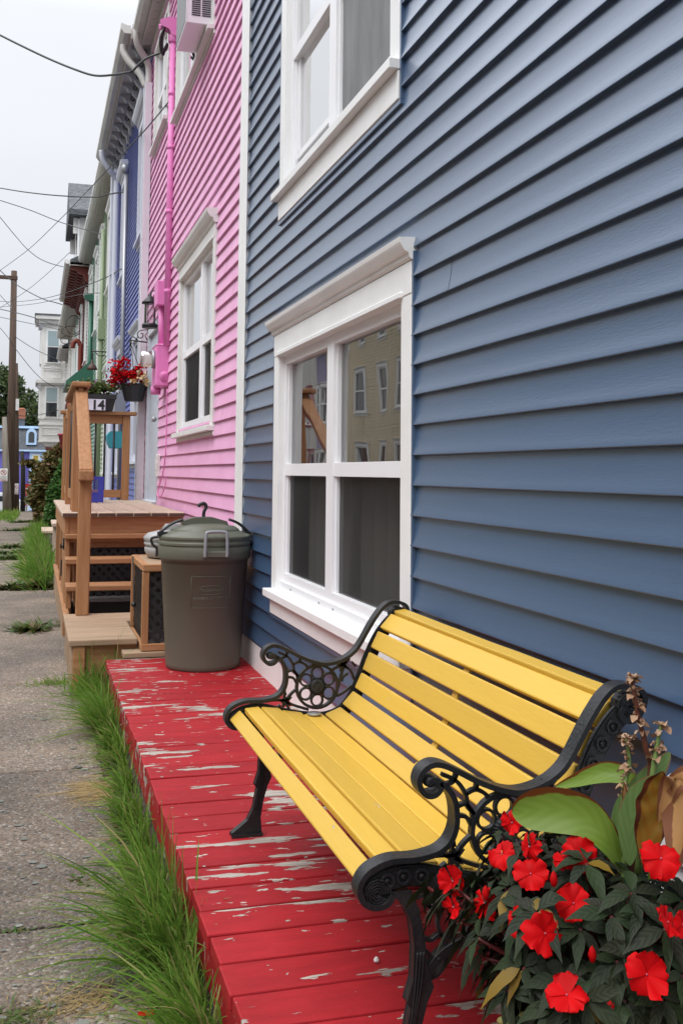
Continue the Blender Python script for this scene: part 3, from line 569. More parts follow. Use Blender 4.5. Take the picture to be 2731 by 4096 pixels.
m.prism([(.5,2.9)]+[(a, b) for a, b in arc[::-1]]+[(1.2,2.9)], -.05, .7, ax='x'); dmr = m.build('dormer', SKYBL, lh)
arc = [(.85+.2*math.cos(t*PI/10), 3.6+.22*math.sin(t*PI/10)) for t in range(11)]
m = MB(); m.prism([(.65,3.05)]+arc[::-1]+[(1.05,3.05)], -.062, -.051, ax='x'); m.build('pane', DARKG, dmr)
for y0, y1, z0, z1, cm in ((.26,.76,.6,2.25,CUR_Y),(1.9,2.5,.55,2.25,CUR_Y),(1.9,2.5,-1.0,.35,mat('green_curtain',(.16,.25,.09),.8)),(5.2,6.2,.75,2.3,CUR_Y),(5.2,6.2,-1.2,.4,CUR_Y)):
    f = lbox('window', WHITE, y0, y1, z0, z1, -.05, -.021); zm = (z0+z1)/2
    for a, b in ((z0+.1, zm-.05), (zm+.05, z1-.1)): lbox('pane', cm, y0+.09, y1-.09, a, b, -.056, -.051, f)
lbox('window_surround', SKYBL, .145, .255, -1.7, 2.42, -.06, .05)
lbox('window_surround', SKYBL, .765, .93, -1.7, 2.42, -.06, .05)
lbox('window_surround', SKYBL, .256, .764, -1.7, 2.42, -.02, .05)
f = lbox('front_door', SKYBL, .26, .76, -1.6, .35, -.06, -.021); lbox('pane', mat('door_yellow', (.45,.36,.05), .4), .34, .68, -.9, .1, -.066, -.061, f)
lbox('downspout', LILAC, 1.14, 1.20, -1.2, 2.4, -.1, -.02); lbox('meter', GREYM, 1.22, 1.42, -.2, .12, -.12, -.02)
m = MB(); m.box(1.2, 1.7, 1.33, 1.79, 4.1, 4.75); m.box(1.15, 1.75, 1.30, 1.82, 4.751, 5.35, mi=1); m.lathe([(.24,5.35),(.22,5.5),(.1,5.53)], (1.45,1.56,0), 14, mi=1); m.build('chimney', [ROOFM, mat('chimney_brick', (.34,.13,.075), .9, col2=(.26,.095,.06), vs=6)], lh)
lh.location = (-.15, 76, 0); lh.rotation_euler = (0, 0, PI/2)
lh.location = (-.70, 76, 0)
rb = thing('maroon_house', 'dark maroon clapboard house squeezed between lilac house and white bay', 'house', (1.5,78,-1.6))
m = MB(); siding(m, 0, 6, -1.7, 4, .14, .014, []); m.build('siding', REDS, rb); q = MB(); q.box(-.03, .02, -.001, .14, -1.7, 4); q.build('corner_board', WHITE, rb)
for c in rb.children: c.matrix_parent_inverse = Matrix.Identity(4)
q = MB(); q.box(.1, 5, 0, 6, -1.7, 3.98); q.build('side_wall', REDS, rb); rb.children[-1].matrix_parent_inverse = Matrix.Identity(4)
for c in rb.children: c.matrix_parent_inverse = Matrix.Identity(4)
rb.rotation_euler = (0, 0, PI/2); rb.location = (5.4, 77.5, 0)
# houses across the street (seen mirrored in the window panes)
def opp(name, label, y0, y1, zt, sid, trimm, base):
    r = thing(name, label, 'house', (0,0,0)); w = y1-y0; wins = []
    k = max(2, int(w/2.2)); wins = [(w*(i+.5)/k-.5, w*(i+.5)/k+.5, z, z+1.7) for i in range(k) for z in (1.1, 4.0, 6.7) if z+1.7 < zt-.2]
    op = [(a+.05, b-.05, c+.02, d-.05) for a, b, c, d in wins]
    m = MB(); siding(m, 0, w, -1, zt, .13, .018, op); m.build('siding', sid, r); body(r, 0, w, -1, zt, sid)
    eave(r, 0, w, zt+.02, .3)
    for a in wins: window(r, *a, cw=.11, rail=(a[2]+a[3])/2, simple=True, trim=trimm, lower='glass', vin=WHITE)
    r.location = (-11, y1, base); r.rotation_euler = (0, 0, PI); return r
TAN = mat('tan_siding', (.60,.50,.34), .6); SHELL = mat('shell_siding', (.52,.50,.46), .6); ROSE = mat('rose_trim', (.45,.18,.17), .5)
opp('tan_house', 'tan clapboard house across the street mirrored in the window panes', 33.5, 45.2, 9.6, TAN, WHITE, -.5)
opp('shell_white_house', 'shell white clapboard house with rose trim mirrored in the left panes', 46.6, 58, 8.4, SHELL, ROSE, -.6)
opp('mauve_house', 'narrow mauve house between the two mirrored houses across the street', 45.25, 46.55, 7.2, mat('mauve_siding', (.25,.22,.36), .6), WHITE, -.6)
for k, (a, b, h, cm) in enumerate(((21.0,33.2,8.6,(.30,.34,.36)),(9.0,20.8,8.2,(.45,.40,.20)),(-3.5,8.8,8.6,(.28,.12,.10)),(-16,-3.7,8.3,(.40,.42,.38)))):
    opp(('slate_house','mustard_house','brick_red_house','pale_sage_house')[k], ('slate grey','mustard yellow','brick red','pale sage')[k]+' clapboard house across the street, out of frame', a, b, h, mat('facing_siding', cm, .6), WHITE, -.35)
# ------------------------------------------------------------------ red platform
REDP = peel('peeling_red_paint', (.35,.014,.020), (.43,.385,.34), .777, 3.0, 14, 10, .6, low=1.9, fine=.04, spec=.22)
pl = thing('red_deck', 'low red plank deck with peeling paint along the blue house', 'deck', (-.42,3,-.2))
m = MB(); y = 6.467; wds = []
while y > -1.0:
    w = rnd.choice((.137,.14,.14,.143,.148)) ; e = rnd.uniform(-.003,.003); tw = rnd.uniform(-.0015,.0015)
    n = m.add([(x, yy, zz) for x in (-.818+e, -.003) for yy in (y-w, y) for zz in (-.036, (tw if x < -.4 else -tw)+rnd.uniform(-.001,.001))])
    for q in ((0,1,3,2),(4,6,7,5),(0,4,5,1),(2,3,7,6),(0,2,6,4),(1,5,7,3)): m.face([n+i for i in q])
    y -= w + rnd.choice((.004,.006,.009,.012))
m.build('decking', REDP, pl, bev=.004, seg=2)
m = MB(); m.box(-.797, -.757, -1, 6.45, -.185, -.038); m.box(-.757, -.02, 6.41, 6.45, -.19, -.038); m.build('fascia', REDP, pl, bev=.004)
m = MB(); m.box(-.755, -.01, -1, 6.40, -.2, -.13); m.build('joists', ENDG, pl)
PEB = (-0.469,2.366)
# ------------------------------------------------------------------ bench
YELP = peel('chipped_yellow_paint', (.61,.385,.055), (.60,.57,.52), .905, 22, 4, 22, .42, spec=.3, grain=.05, dirt=.95)
bn = thing('garden_bench', 'yellow slatted bench with black cast iron scrollwork ends', 'bench', (-.4,2.58,0))
def slat(mb, a, b, y0, y1, t=.019, lift=.0):
    A, B = Vector(a), Vector(b); d = (B-A).normalized(); nrm = Vector((d.y, -d.x))  # towards the underside
    n = nrm*t; sg = rnd.uniform(-.002,.002); k = 8
    n0 = len(mb.v)
    for i in range(k+1):
        y = y0+(y1-y0)*i/k; s = sg*math.sin(PI*i/k); o = rnd.uniform(-.0006,.0006)
        for p in (A, B, B+n, A+n): mb.v.append((p.x-nrm.x*(s+o)+d.x*o, y, p.y-nrm.y*(s+o)))
    for i in range(k):
        for j in range(4): p = n0+i*4+j; q = n0+i*4+(j+1) % 4; mb.face((p, p+4, q+4, q))
    mb.face((n0, n0+1, n0+2, n0+3)); e = n0+k*4; mb.face((e+3, e+2, e+1, e))
seatS = [((-.655,.358),(-.624,.386)),((-.608,.391),(-.562,.394)),((-.555,.393),(-.497,.386)),((-.490,.379),(-.425,.368)),((-.418,.363),(-.356,.360)),((-.350,.360),(-.298,.380))]
backS = [((-.294,.389),(-.258,.428)),((-.253,.437),(-.231,.484)),((-.228,.494),(-.206,.548)),((-.201,.563),(-.176,.614)),((-.170,.625),(-.131,.668)),((-.122,.676),(-.083,.682))]
m = MB(); [slat(m, a, b, 1.91, 3.262) for a, b in seatS]; m.build('seat', YELP, bn, bev=.004, seg=2)
m = MB(); [slat(m, a, b, 1.912, 3.260) for a, b in backS]; m.build('backrest', YELP, bn, bev=.004, seg=2)
strap = crom([(-.60,.366),(-.50,.360),(-.42,.340),(-.33,.345),(-.275,.385),(-.235,.43),(-.208,.49),(-.178,.56),(-.150,.61),(-.105,.64)], 4)
m = MB(); m.ribbon(strap, .006, 2.565, 2.60); m.build('support_strap', YELP, bn)
ATOP = [(-.075,.66),(-.072,.678),(-.082,.694),(-.110,.7035),(-.137,.700),(-.159,.684),(-.178,.661),(-.196,.635),(-.214,.605),(-.234,.572),(-.254,.548),(-.282,.529),(-.316,.517),(-.352,.514),(-.390,.523),(-.432,.540),(-.466,.558),(-.500,.574),(-.523,.577),(-.542,.567),(-.550,.549),(-.546,.533),(-.534,.522),(-.519,.522),(-.508,.532),(-.512,.546),(-.524,.549),(-.531,.541)]
ASUP = [(-.508,.545),(-.491,.529),(-.479,.508),(-.475,.482),(-.477,.456),(-.488,.433),(-.507,.418),(-.532,.411),(-.562,.408),(-.600,.409),(-.630,.402),(-.652,.389),(-.664,.369),(-.662,.349),(-.650,.335),(-.630,.329),(-.610,.334),(-.600,.348)]
BSUP = [(-.076,.668),(-.082,.648),(-.098,.635),(-.118,.637),(-.126,.650),(-.118,.662)]
def bench_end(y, out, far):
    """one cast end; out = -1 looks towards the camera"""
    ya, yb = y-.011, y+.011
    m = MB()
    m.ribbon(crom(ATOP, 5), .0105, y-.019, y+.019); m.ribbon(crom(ASUP, 5), .0105, y-.019, y+.019); m.ribbon(crom(BSUP, 5), .011, y-.018, y+.018)
    # seat and back web
    wb_ = crom([(-.645,.352),(-.610,.372),(-.555,.377),(-.49,.361),(-.42,.346),(-.345,.341),(-.29,.361),(-.248,.408),(-.222,.466),(-.197,.528),(-.165,.592),(-.125,.640),(-.09,.66)], 5)
    m.ribbon(wb_, [.038]*len(wb_), ya+.003, yb-.003)
    m.ribbon([(p.x, p.y-.0) for p in wb_], .044, y-.004, y+.004)
    for i in range(2, len(wb_)-3, 3):   # cast relief along the web
        p = wb_[i]
        ring = [(p.x+.0125*math.cos(t*PI/5), p.y+.0125*math.sin(t*PI/5)) for t in range(10)]
        m.ribbon(ring, .005, y-.0135, y+.0135, closed=True); m.lathe([(.0,-.013),(.005,-.012),(.006,0),(.005,.012),(.0,.013)], (p.x, y, p.y), 8, 'y', cap=False)
    for c in ((-.63,.352),(-.105,.662)):  # shell in the scrolls
        for k in range(5): m.ribbon([(c[0]+(.006+.005*k)*math.cos(t*PI/6), c[1]+(.006+.005*k)*math.sin(t*PI/6)) for t in range(0, 12)], .003, y-.016, y+.016)
        m.lathe([(.0,-.009),(.027,-.008),(.027,.008),(.0,.009)], (c[0], y, c[1]), 16, 'y', cap=False)
    for c in ((-.527,.546),): m.lathe([(.0,-.019),(.010,-.016),(.012,0),(.010,.016),(.0,.019)], (c[0], y, c[1]), 12, 'y', cap=False)
    # rosette panel
    cx, cz = -.372, .443
    def ring(c, r, t, a0=0, a1=2*PI, k=28, h=.006, sx=1):
        full = a1-a0 > 6.2; p = [(c[0]+r*sx*math.cos(a0+(a1-a0)*i/k), c[1]+r*math.sin(a0+(a1-a0)*i/k)) for i in range(k if full else k+1)]
        m.ribbon(p, t, y-h, y+h, closed=full)
    ring((cx,cz), .067, .0085, h=.008)
    for i in range(6):
        a = i*PI/3+PI/6; c = (cx+.043*math.cos(a), cz+.043*math.sin(a)); ring(c, .0185, .0058, k=18)
    # stars and connecting scrolls
    for c, r0 in (((-.475,.402),.024),((-.288,.508),.024)):
        pt = [(c[0]+(r0 if i % 2 == 0 else r0*.42)*math.cos(PI/2+i*PI/5+.2), c[1]+(r0 if i % 2 == 0 else r0*.42)*math.sin(PI/2+i*PI/5+.2)) for i in range(10)]
        m.prism(pt, y-.006, y+.006)
    for p in ([(-.475,.40),(-.44,.385),(-.40,.372)],[(-.475,.405),(-.51,.407),(-.54,.404)],[(-.475,.402),(-.455,.425),(-.438,.438)],[(-.475,.42),(-.480,.445),(-.477,.46)],[(-.47,.39),(-.46,.372)],[(-.49,.39),(-.51,.378)],
              [(-.478,.46),(-.468,.475),(-.450,.472),(-.440,.456)],[(-.475,.49),(-.455,.497),(-.440,.485),(-.436,.465)],[(-.500,.555),(-.470,.540),(-.452,.515),(-.447,.49),(-.433,.478)],[(-.497,.535),(-.478,.540),(-.47,.555)],[(-.452,.515),(-.432,.522),(-.412,.513),(-.403,.502)],[(-.43,.522),(-.428,.538)],
              [(-.288,.508),(-.30,.52)],[(-.288,.508),(-.265,.528)],[(-.288,.508),(-.315,.497),(-.33,.487)],[(-.288,.508),(-.262,.488),(-.25,.46)],[(-.285,.50),(-.296,.465),(-.305,.43)],[(-.27,.48),(-.285,.47),(-.292,.455)],[(-.258,.44),(-.285,.42),(-.308,.41)],[(-.245,.50),(-.258,.515)],[(-.31,.515),(-.34,.512)]):
        m.ribbon(crom(p, 5), .0075, y-.006, y+.006)
    m.build_target = None
    E = m.build('end_frame', IRON, bn, bev=.0015)
    # hub: fluted rosette / mask
    h = MB(); h.lathe([(.0,-.016),(.010,-.0155),(.020,-.012),(.026,-.006),(.026,.006),(.020,.012),(.010,.0155),(.0,.016)], (cx,y,cz), 24, 'y', cap=False)
    for i in range(22):
        a = 2*PI*i/22
        for s in (-1, 1): h.tube([(cx+.011*math.cos(a), y+s*.014, cz+.011*math.sin(a)), (cx+.019*math.cos(a), y+s*.0125, cz+.019*math.sin(a)), (cx+.0275*math.cos(a+.1), y+s*.006, cz+.0275*math.sin(a+.1))], [.0018,.0022,.0016], 5)
    # face-like mask of the cast ornament
    s = -1
    for dx, dz, r in ((-.005,.004,.0028),(.005,.004,.0028),(0,-.002,.0034),(-.004,-.008,.003),(.004,-.008,.003)): h.lathe([(.0,-r*1.3),(r*.8,-r*.6),(r,0)], (cx+dx, y-.015, cz+dz), 8, 'y', cap=False)
    h.build('rosette', IRON, E)
    # legs
    g = MB()
    g.prism([(-.602,.352),(-.566,.352),(-.549,.315),(-.538,.262),(-.534,.215),(-.520,.175),(-.532,.150),(-.545,.105),(-.553,.055),(-.548,.0),(-.640,.0),(-.641,.010),(-.617,.027),(-.592,.046),(-.574,.080),(-.566,.125),(-.562,.142),(-.570,.152),(-.558,.19),(-.556,.25),(-.562,.295),(-.580,.33)], y-.013, y+.013)
    for k in (-.006,.0,.006): g.tube(crom([(-.545+k,y-.013,.24),(-.549+k,y-.014,.19),(-.556+k*.7,y-.014,.14),(-.566+k*.5,y-.013,.08)], 4), .0028, 5)
    g.prism([(-.641,.0),(-.547,.0),(-.547,.008),(-.640,.009)], y-.021, y+.021)
    g.build('leg', IRON, bn, bev=.003)
    g = MB(); g.ribbon(crom([(-.30,.345),(-.275,.29),(-.245,.20),(-.20,.11),(-.155,.045),(-.125,.012),(-.10,.006)], 6), [.034-.00045*i for i in range(37)], y-.012, y+.012); g.prism([(-.15,.0),(-.085,.0),(-.085,.008),(-.15,.009)], y-.02, y+.02); g.build('leg', IRON, bn, bev=.002)
    g = MB(); br = crom([(-.555,.14),(-.532,.190),(-.508,.222),(-.478,.240),(-.44,.252),(-.39,.262),(-.33,.262),(-.265,.235)], 6); g.ribbon(br, [.017]*len(br), y-.010, y+.010)
    for p in br[6:30:6]: g.lathe([(.0,-.012),(.003,-.0115),(.004,0)], (p.x,y,p.y), 8, 'y', cap=False)
    for p in ([(-.552,.335),(-.528,.338),(-.512,.328),(-.520,.316),(-.532,.322)],[(-.53,.32),(-.51,.305),(-.497,.318),(-.49,.345)],[(-.50,.31),(-.508,.285),(-.50,.262),(-.482,.258),(-.472,.27),(-.478,.282)],[(-.54,.262),(-.522,.255),(-.508,.262),(-.500,.262)],[(-.50,.262),(-.490,.235),(-.496,.205),(-.515,.188),(-.535,.192)],[(-.536,.24),(-.522,.225),(-.53,.208)],
              [(-.45,.255),(-.44,.285),(-.45,.315),(-.44,.342)],[(-.44,.30),(-.415,.31),(-.405,.29),(-.42,.275)],[(-.39,.262),(-.37,.295),(-.38,.325),(-.36,.338)],[(-.33,.262),(-.315,.29),(-.32,.32)]):
        g.ribbon(crom(p, 5), .0075, y-.006, y+.006)
    g.build('leg_scrollwork', IRON, bn, bev=.0012)
bench_end(3.277, -1, True); bench_end(1.89, -1, False)
t = thing('metal_disc', 'small silver stamped metal disc lying at the far end of yellow seat', 'disc', (-.392,3.235,.364))
m = MB(); m.lathe([(.0,.0),(.021,.0),(.023,.004),(.020,.007),(.017,.0065),(.015,.0075),(.0,.008)], (-.392,3.235,.3645), 20, cap=False); m.build('disc', mat('tin', (.42,.42,.41), .35, metal=.9, bump=.6, bs=300), t)
t = thing('pebble', 'small pale angular stone lying on the red deck beneath the bench', 'stone', (PEB[0], PEB[1], .0))
m = MB(); m.lathe([(.0,.0),(.006,.001),(.007,.005),(.004,.010),(.0,.012)], (PEB[0], PEB[1], .0015), 6, sm=False, cap=False); m.build('stone', OFFWH, t)
# ------------------------------------------------------------------ trash can
CANM = mat('olive_grey_plastic', (.105,.104,.080), .45, spec=.3, col2=(.118,.115,.09), vs=2, bump=.05, bs=300)
CANL = mat('olive_lid_plastic', (.115,.117,.088), .42, spec=.35)
cc = (-.289, 6.14)
tc_ = thing('trash_can', 'large olive grey plastic garbage can with domed lid and grey handles on red deck', 'trash can', (*cc,0))
m = MB(); m.lathe([(.0,.0),(.205,.0),(.213,.008),(.214,.03),(.250,.615),(.262,.622),(.266,.632),(.267,.69),(.262,.697),(.262,.703),(.255,.705),(.25,.60),(.0,.60)], (*cc,0), 64, cap=False); m.build('body', CANM, tc_)
m = MB(); m.lathe([(.262,.700),(.268,.704),(.268,.718),(.263,.724),(.264,.735),(.268,.738),(.268,.752),(.258,.760),(.20,.780),(.196,.79),(.17,.806),(.10,.820),(.0,.825)], (*cc,0), 64, cap=False)
m.prism([(cc[0]-.13,.78),(cc[0]-.135,.835),(cc[0]-.06,.855),(cc[0]+.04,.855),(cc[0]+.12,.832),(cc[0]+.14,.78)], cc[1]-.045, cc[1]+.045)
m.build('lid', CANL, tc_, bev=.004, seg=2)
HND = mat('grey_handle_plastic', (.26,.26,.28), .4)
for s in (-1, 1):   # loop handles: one towards us, one behind
    hx, hy = cc[0]+.06*s*-1*0+.02, cc[1]+s*.272
    m = MB(); m.tube(crom([(hx-.062,hy+s*.012,.645),(hx-.062,hy+s*.016,.70),(hx-.058,hy+s*.016,.765),(hx-.045,hy+s*.014,.785),(hx+.045,hy+s*.014,.785),(hx+.058,hy+s*.016,.765),(hx+.062,hy+s*.016,.70),(hx+.062,hy+s*.012,.645)], 5), .0095, 10); m.build('handle', HND, tc_)
    m = MB(); m.box(hx-.075, hx+.075, hy-.012, hy+.012, .64, .68); m.build('handle_socket', CANM, tc_, bev=.008)
for x0, x1 in ((cc[0]-.135, cc[0]-.265), (cc[0]+.135, cc[0]+.25)):
    m = MB()
    for dy in (-.012, .012): m.tube(crom([(x0,cc[1]+dy-.03,.845),((x0+x1)/2,cc[1]+dy-.03,.82),(x1,cc[1]+dy-.03,.772)], 5), .0075, 7)
    m.box(min(x1,x1+.03*(1 if x1 < cc[0] else -1))-.012, max(x1,x1+.03*(1 if x1 < cc[0] else -1))+.012, cc[1]-.06, cc[1]+.0, .752, .775)
    m.build('strap', BLACK, tc_)
m = MB(); m.tube(crom([(-.29,6.2,.85),(-.288,6.2,.885),(-.275,6.2,.915),(-.288,6.2,.935),(-.312,6.2,.93),(-.322,6.2,.915)], 5), .010, 8); m.build('hook', BLACK, tc_)
def canwarp(cz, r0, cy):
    def w(v):
        z = cz+v.y; rr = .214+(z-.03)/.585*.036+.0008+v.z; a = -PI/2 + .02 + v.x/rr
        return Vector((cc[0]+rr*math.cos(a), cc[1]+rr*math.sin(a), z))
    return w
text_mesh('ANIMAL STOPPER', .026, .0012, None, 'lettering', CANM, tc_, canwarp(.405, 0, 0))
text_mesh('Rubbermaid', .024, .0012, None, 'lettering', CANM, tc_, canwarp(.452, 0, 0))
m = MB(); W_ = canwarp(.0, 0, 0)
def cl(p, r=.0016): m.tube([W_(Vector((a, b, 0))) for a, b in p], r, 5)
cl([(-.115+i*.023,.36) for i in range(11)]); cl([(-.115+i*.023,.535) for i in range(11)]); cl([(-.115,.36),(-.115,.45),(-.115,.535)]); cl([(.115,.36),(.115,.45),(.115,.535)])
cl([(-.062+.124*i/10, .478+.006*math.sin(PI*i/10)) for i in range(11)]); cl([(-.062+.124*i/10, .440-.006*math.sin(PI*i/10)) for i in range(11)]); cl([(-.062,.44),(-.068,.459),(-.062,.478)]); cl([(.062,.44),(.068,.459),(.062,.478)])
m.build('embossed_frame', CANM, tc_)
# second can, half hidden
c2 = (-.32, 7.05)
t2 = thing('second_trash_can', 'light grey plastic bin with black handle on the lattice crate behind the olive can', 'trash can', (*c2,.555))
CG = mat('light_grey_plastic', (.33,.33,.325), .4)
m = MB(); m.lathe([(.0,.56),(.205,.56),(.215,.58),(.225,.60),(.225,.622),(.212,.63),(.228,.64),(.228,.655),(.218,.66),(.232,.672),(.232,.69),(.205,.715),(.12,.735),(.0,.74)], (*c2,0), 32, cap=False); m.build('body', CG, t2)
m = MB(); m.prism([(c2[0]-.11,.72),(c2[0]-.08,.765),(c2[0]+.1,.775),(c2[0]+.13,.72)], c2[1]-.06, c2[1]+.06); m.build('lid_grip', CG, t2, bev=.008)
m = MB(); m.tube(crom([(c2[0]-.06,c2[1]-.2,.70),(c2[0]-.17,c2[1]-.19,.70),(c2[0]-.20,c2[1]-.18,.685),(c2[0]-.19,c2[1]-.18,.65),(c2[0]-.165,c2[1]-.18,.625),(c2[0]-.165,c2[1]-.18,.575)], 5), .009, 8); m.build('handle', BLACK, t2)
# ------------------------------------------------------------------ lattice crate
BLKP = mat('black_lattice_plastic', (.02,.02,.021), .5)
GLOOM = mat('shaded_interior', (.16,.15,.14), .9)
lb = thing('lattice_crate', 'wooden crate with black diamond lattice sides behind the olive can', 'crate', (-.33,6.9,.03))
x0, x1, ya, yb, z0, z1 = -.607, -.06, 6.50, 7.29, .035, .555
p = .042
pieces('corner_post', WOODZ, lb, [(x, x+p, y, y+p, z0+.04, z1-.045) for x in (x0, x1-p) for y in (ya, yb-p)])
pieces('rail', WOODX, lb, [(x0, x1, y, y+p+.004, z, z+.043) for y in (ya-.004, yb-p) for z in (z0, z1-.043)])
pieces('rail', WOODY, lb, [(x0-.002, x0+p, ya+p+.001, yb-p-.001, z1-.042, z1+.001), (x0-.002, x0+p, ya+p+.001, yb-p-.001, z0, z0+.04)])
def lattice(mb, u0, u1, v0, v1, fn, s=.068, w=.022, t=.004):
    for sg in (1, -1):
        c = u0-(v1-v0)-s if sg > 0 else u0
        while c < u1+(v1-v0)+s:
            a = max(u0, c) if sg > 0 else None
            # line u = c + (v-v0) or u = c - (v-v0)
            if sg > 0: ta, tb = max(0, u0-c), min(v1-v0, u1-c)
            else: ta, tb = max(0, c-u1), min(v1-v0, c-u0)
            if tb-ta > .01: mb.beam(fn(c+sg*ta, v0+ta, sg*t/2), fn(c+sg*tb, v0+tb, sg*t/2), w, t, up=fn(0,0,1)-fn(0,0,0))
            c += s
m = MB(); lattice(m, x0+p, x1-p, z0+.042, z1-.044, lambda u, v, d: Vector((u, ya+.022+d, v))); m.build('lattice_panel', BLKP, lb)
m = MB(); lattice(m, ya+p, yb-p, z0+.042, z1-.044, lambda u, v, d: Vector((x0+.022+d, u, v))); m.build('lattice_panel', BLKP, lb)
m = MB(); m.box(x0+.05, x1-.03, ya+.06, yb-.05, z0+.005, z0+.02); m.box(x0+.30, x0+.31, ya+.06, yb-.05, z0+.02, z1-.05); m.box(x0+.05, x1-.03, yb-.06, yb-.05, z0+.02, z1-.05); m.build('shade_panels', GLOOM, lb)  # dim grey sheets stand in for the shade inside the crate
m = MB(); m.box(x0+.001, x1, ya+.043, yb-.043, z1-.03, z1-.004); m.build('top_board', PALEX, lb)
pieces('base_board', PALEX, lb, [(-.715, -.06, 6.475, 6.60, .0, .033), (-.715, -.06, 6.604, 6.74, .0, .032)], .006, 2)
m = MB(); m.tube(crom([(x0-.004,ya+.62,z1+.003),(x0-.008,ya+.60,.53),(x0-.012,ya+.5,.45),(x0-.010,ya+.45,.36),(x0-.012,ya+.42,.27)], 5), .004, 6); m.lathe([(.0,-.018),(.013,-.012),(.017,0),(.013,.012),(.0,.018)], (x0-.012,ya+.42,.265), 12, cap=False); m.build('bungee_ball', BLACK, lb)
# ------------------------------------------------------------------ porch with steps
po = thing('wooden_porch', 'cedar porch with steps, handrail and black balusters at the pink house door', 'porch', (-.55,10,-.2))
m = MB(); y = 6.60   # low landing: boards run across
for w in (.14,.095,.05,.09,.14,.14,.14,.14,.14,.14): m.box(-1.03, -.62 if y < 7.28 else -.06, y, y+w-.006, .062, .100); y += w
m.build('landing', PALEX, po, bev=.006, seg=2)
m = MB()
for i in range(9): m.box(-1.01+.004*(i%2), -.985, 6.63+i*.145, 6.63+i*.145+.138, gz(6)-.0, .06)
m.build('landing_skirt', PALEX, po, bev=.003)
m = MB(); m.box(-.98, -.62, 6.645, 6.67, -.2, .06); m.box(-1.0, -.93, 6.612, 6.64, -.2, .061); m.build('landing_front', WOODX, po, bev=.003)
DZ = .785
m = MB(); x = -1.035
for i in range(7): m.box(x, x+.136, 8.70, 12.55, DZ-.035, DZ+.002*(i % 2)); x += .1405
m.build('deck_boards', PALEY, po, bev=.008, seg=2)
m = MB(); x = -1.033
for i in range(7): m.box(x+.004, x+.132, 8.694, 8.6995, DZ-.031, DZ-.004); x += .1405
m.build('board_ends', ENDG, po, bev=.002)
pieces('rim_joist', WOODX, po, [(-.975, -.06, 8.76, 8.80, DZ-.195, DZ-.037), (-.975, -.06, 8.765, 8.805, DZ-.24, DZ-.20)], .003)
m = MB(); m.box(-1.01, -.976, 8.755, 12.5, DZ-.20, DZ-.037); m.build('side_fascia', WOODY, po, bev=.003)
for zt, y in ((.270, 8.05), (.443, 8.36), (.615, 8.66)):
    pieces('tread', WOODX, po, [(-1.01, -.06, y, y+.14, zt-.038, zt), (-1.01, -.06, y+.146, y+.285, zt-.038, zt)], .006, 2)
pieces('step_support', WOODZ, po, [b for y, zt in ((8.12,.23),(8.44,.403),(8.74,.575)) for b in ((-1.005, -.968, y, y+.09, .10, zt), (-.94, -.905, y+.1, y+.19, .10, zt), (-.10, -.07, y, y+.2, .1, zt))], .003)
pieces('leg', WOODZ, po, [(-1.0, -.94, y, y+.09, -.3, DZ-.2) for y in (8.85, 10.6, 12.4)], .003)
m = MB(); lattice(m, -.93, -.08, .11, .60, lambda u, v, d: Vector((u, 8.86+d, v)), s=.075, w=.026); m.build('lattice_panel', BLKP, po)
m = MB(); m.box(-.94, -.06, 9.15, 9.17, -.1, .7); m.box(-.94, -.06, 8.6, 9.14, .085, .10); m.build('riser_or_shade_board', GLOOM, po)  # grey sheets coloured as the shade behind the steps and lattice
m = MB(); m.box(-.93, -.06, 8.80, 8.84, .50, .575); m.build('riser_or_shade_board', WOODX, po)
# post and handrail
m = MB(); m.box(-.949, -.859, 7.70, 7.79, .10, 1.075); m.build('newel_post', WOODZ, po, bev=.006)
m = MB(); m.beam((-.904,7.66,1.115), (-.904,8.86,1.79), .098, .042, up=(0,0,1)); m.box(-.955, -.853, 7.60, 7.74, 1.05, 1.125); m.build('handrail', WOODY, po, bev=.012, seg=3)
pieces('post', WOODZ, po, [(-.955, -.868, y, y+.088, DZ+.001, 1.80) for y in (8.93, 9.22, 10.9, 12.40)] + [(-.285, -.20, 12.42, 12.505, DZ+.001, 1.765)], .005)
m = MB(); m.box(-.985, -.832, 8.74, 10.75, 1.803, 1.845); m.build('rail_cap', WOODY, po, bev=.012, seg=3)
pieces('side_rail', WOODY, po, [(-.93, -.89, 8.78, 10.70, 1.70, 1.80), (-.93, -.89, 11.0, 12.4, 1.70, 1.80), (-.93, -.89, 9.31, 12.39, .86, .95)])
m = MB(); m.box(-.99, -.13, 12.38, 12.53, 1.770, 1.812); m.build('rail_cap', WOODX, po, bev=.01, seg=2)
pieces('back_rail', WOODX, po, [(-.865, -.287, 12.44, 12.48, 1.67, 1.768), (-.865, -.287, 12.44, 12.48, .815, .905)])
for i in range(27): pipe(po, 'baluster', [(-.91,9.40+i*.113,.90),(-.91,9.40+i*.113,1.75)], .012, BLACK, 8)
for i in range(5): pipe(po, 'baluster', [(-.80+i*.105,12.46,.86),(-.80+i*.105,12.46,1.70)], .0125, BLACK, 8)
m = MB()
for i in range(20): m.box(-1.005-.002*(i % 2), -.98, 8.95+i*.185, 8.95+i*.185+.178, gz(12)-.05, .02 if i < 17 else .0)
m.build('lower_skirt', PALEX, po, bev=.003)
m = MB(); m.box(-1.02, -.975, 7.95, 12.5, .021, .06); m.build('skirt_cap', WOODY, po, bev=.004)
m = MB(); m.box(-1.0, -.985, 8.95, 9.75, .09, .58); m.build('storage_hatch', WOODZ, po, bev=.003)
m = MB(); m.box(-1.012, -1.0, 9.02, 9.12, .47, .56); m.tube(crom([(-1.01,9.02,.5),(-1.03,8.98,.49),(-1.03,8.93,.52)], 4), .008, 6); m.box(-1.012, -1.0, 9.6, 9.66, .2, .34); m.build('latch', BLACK, po)
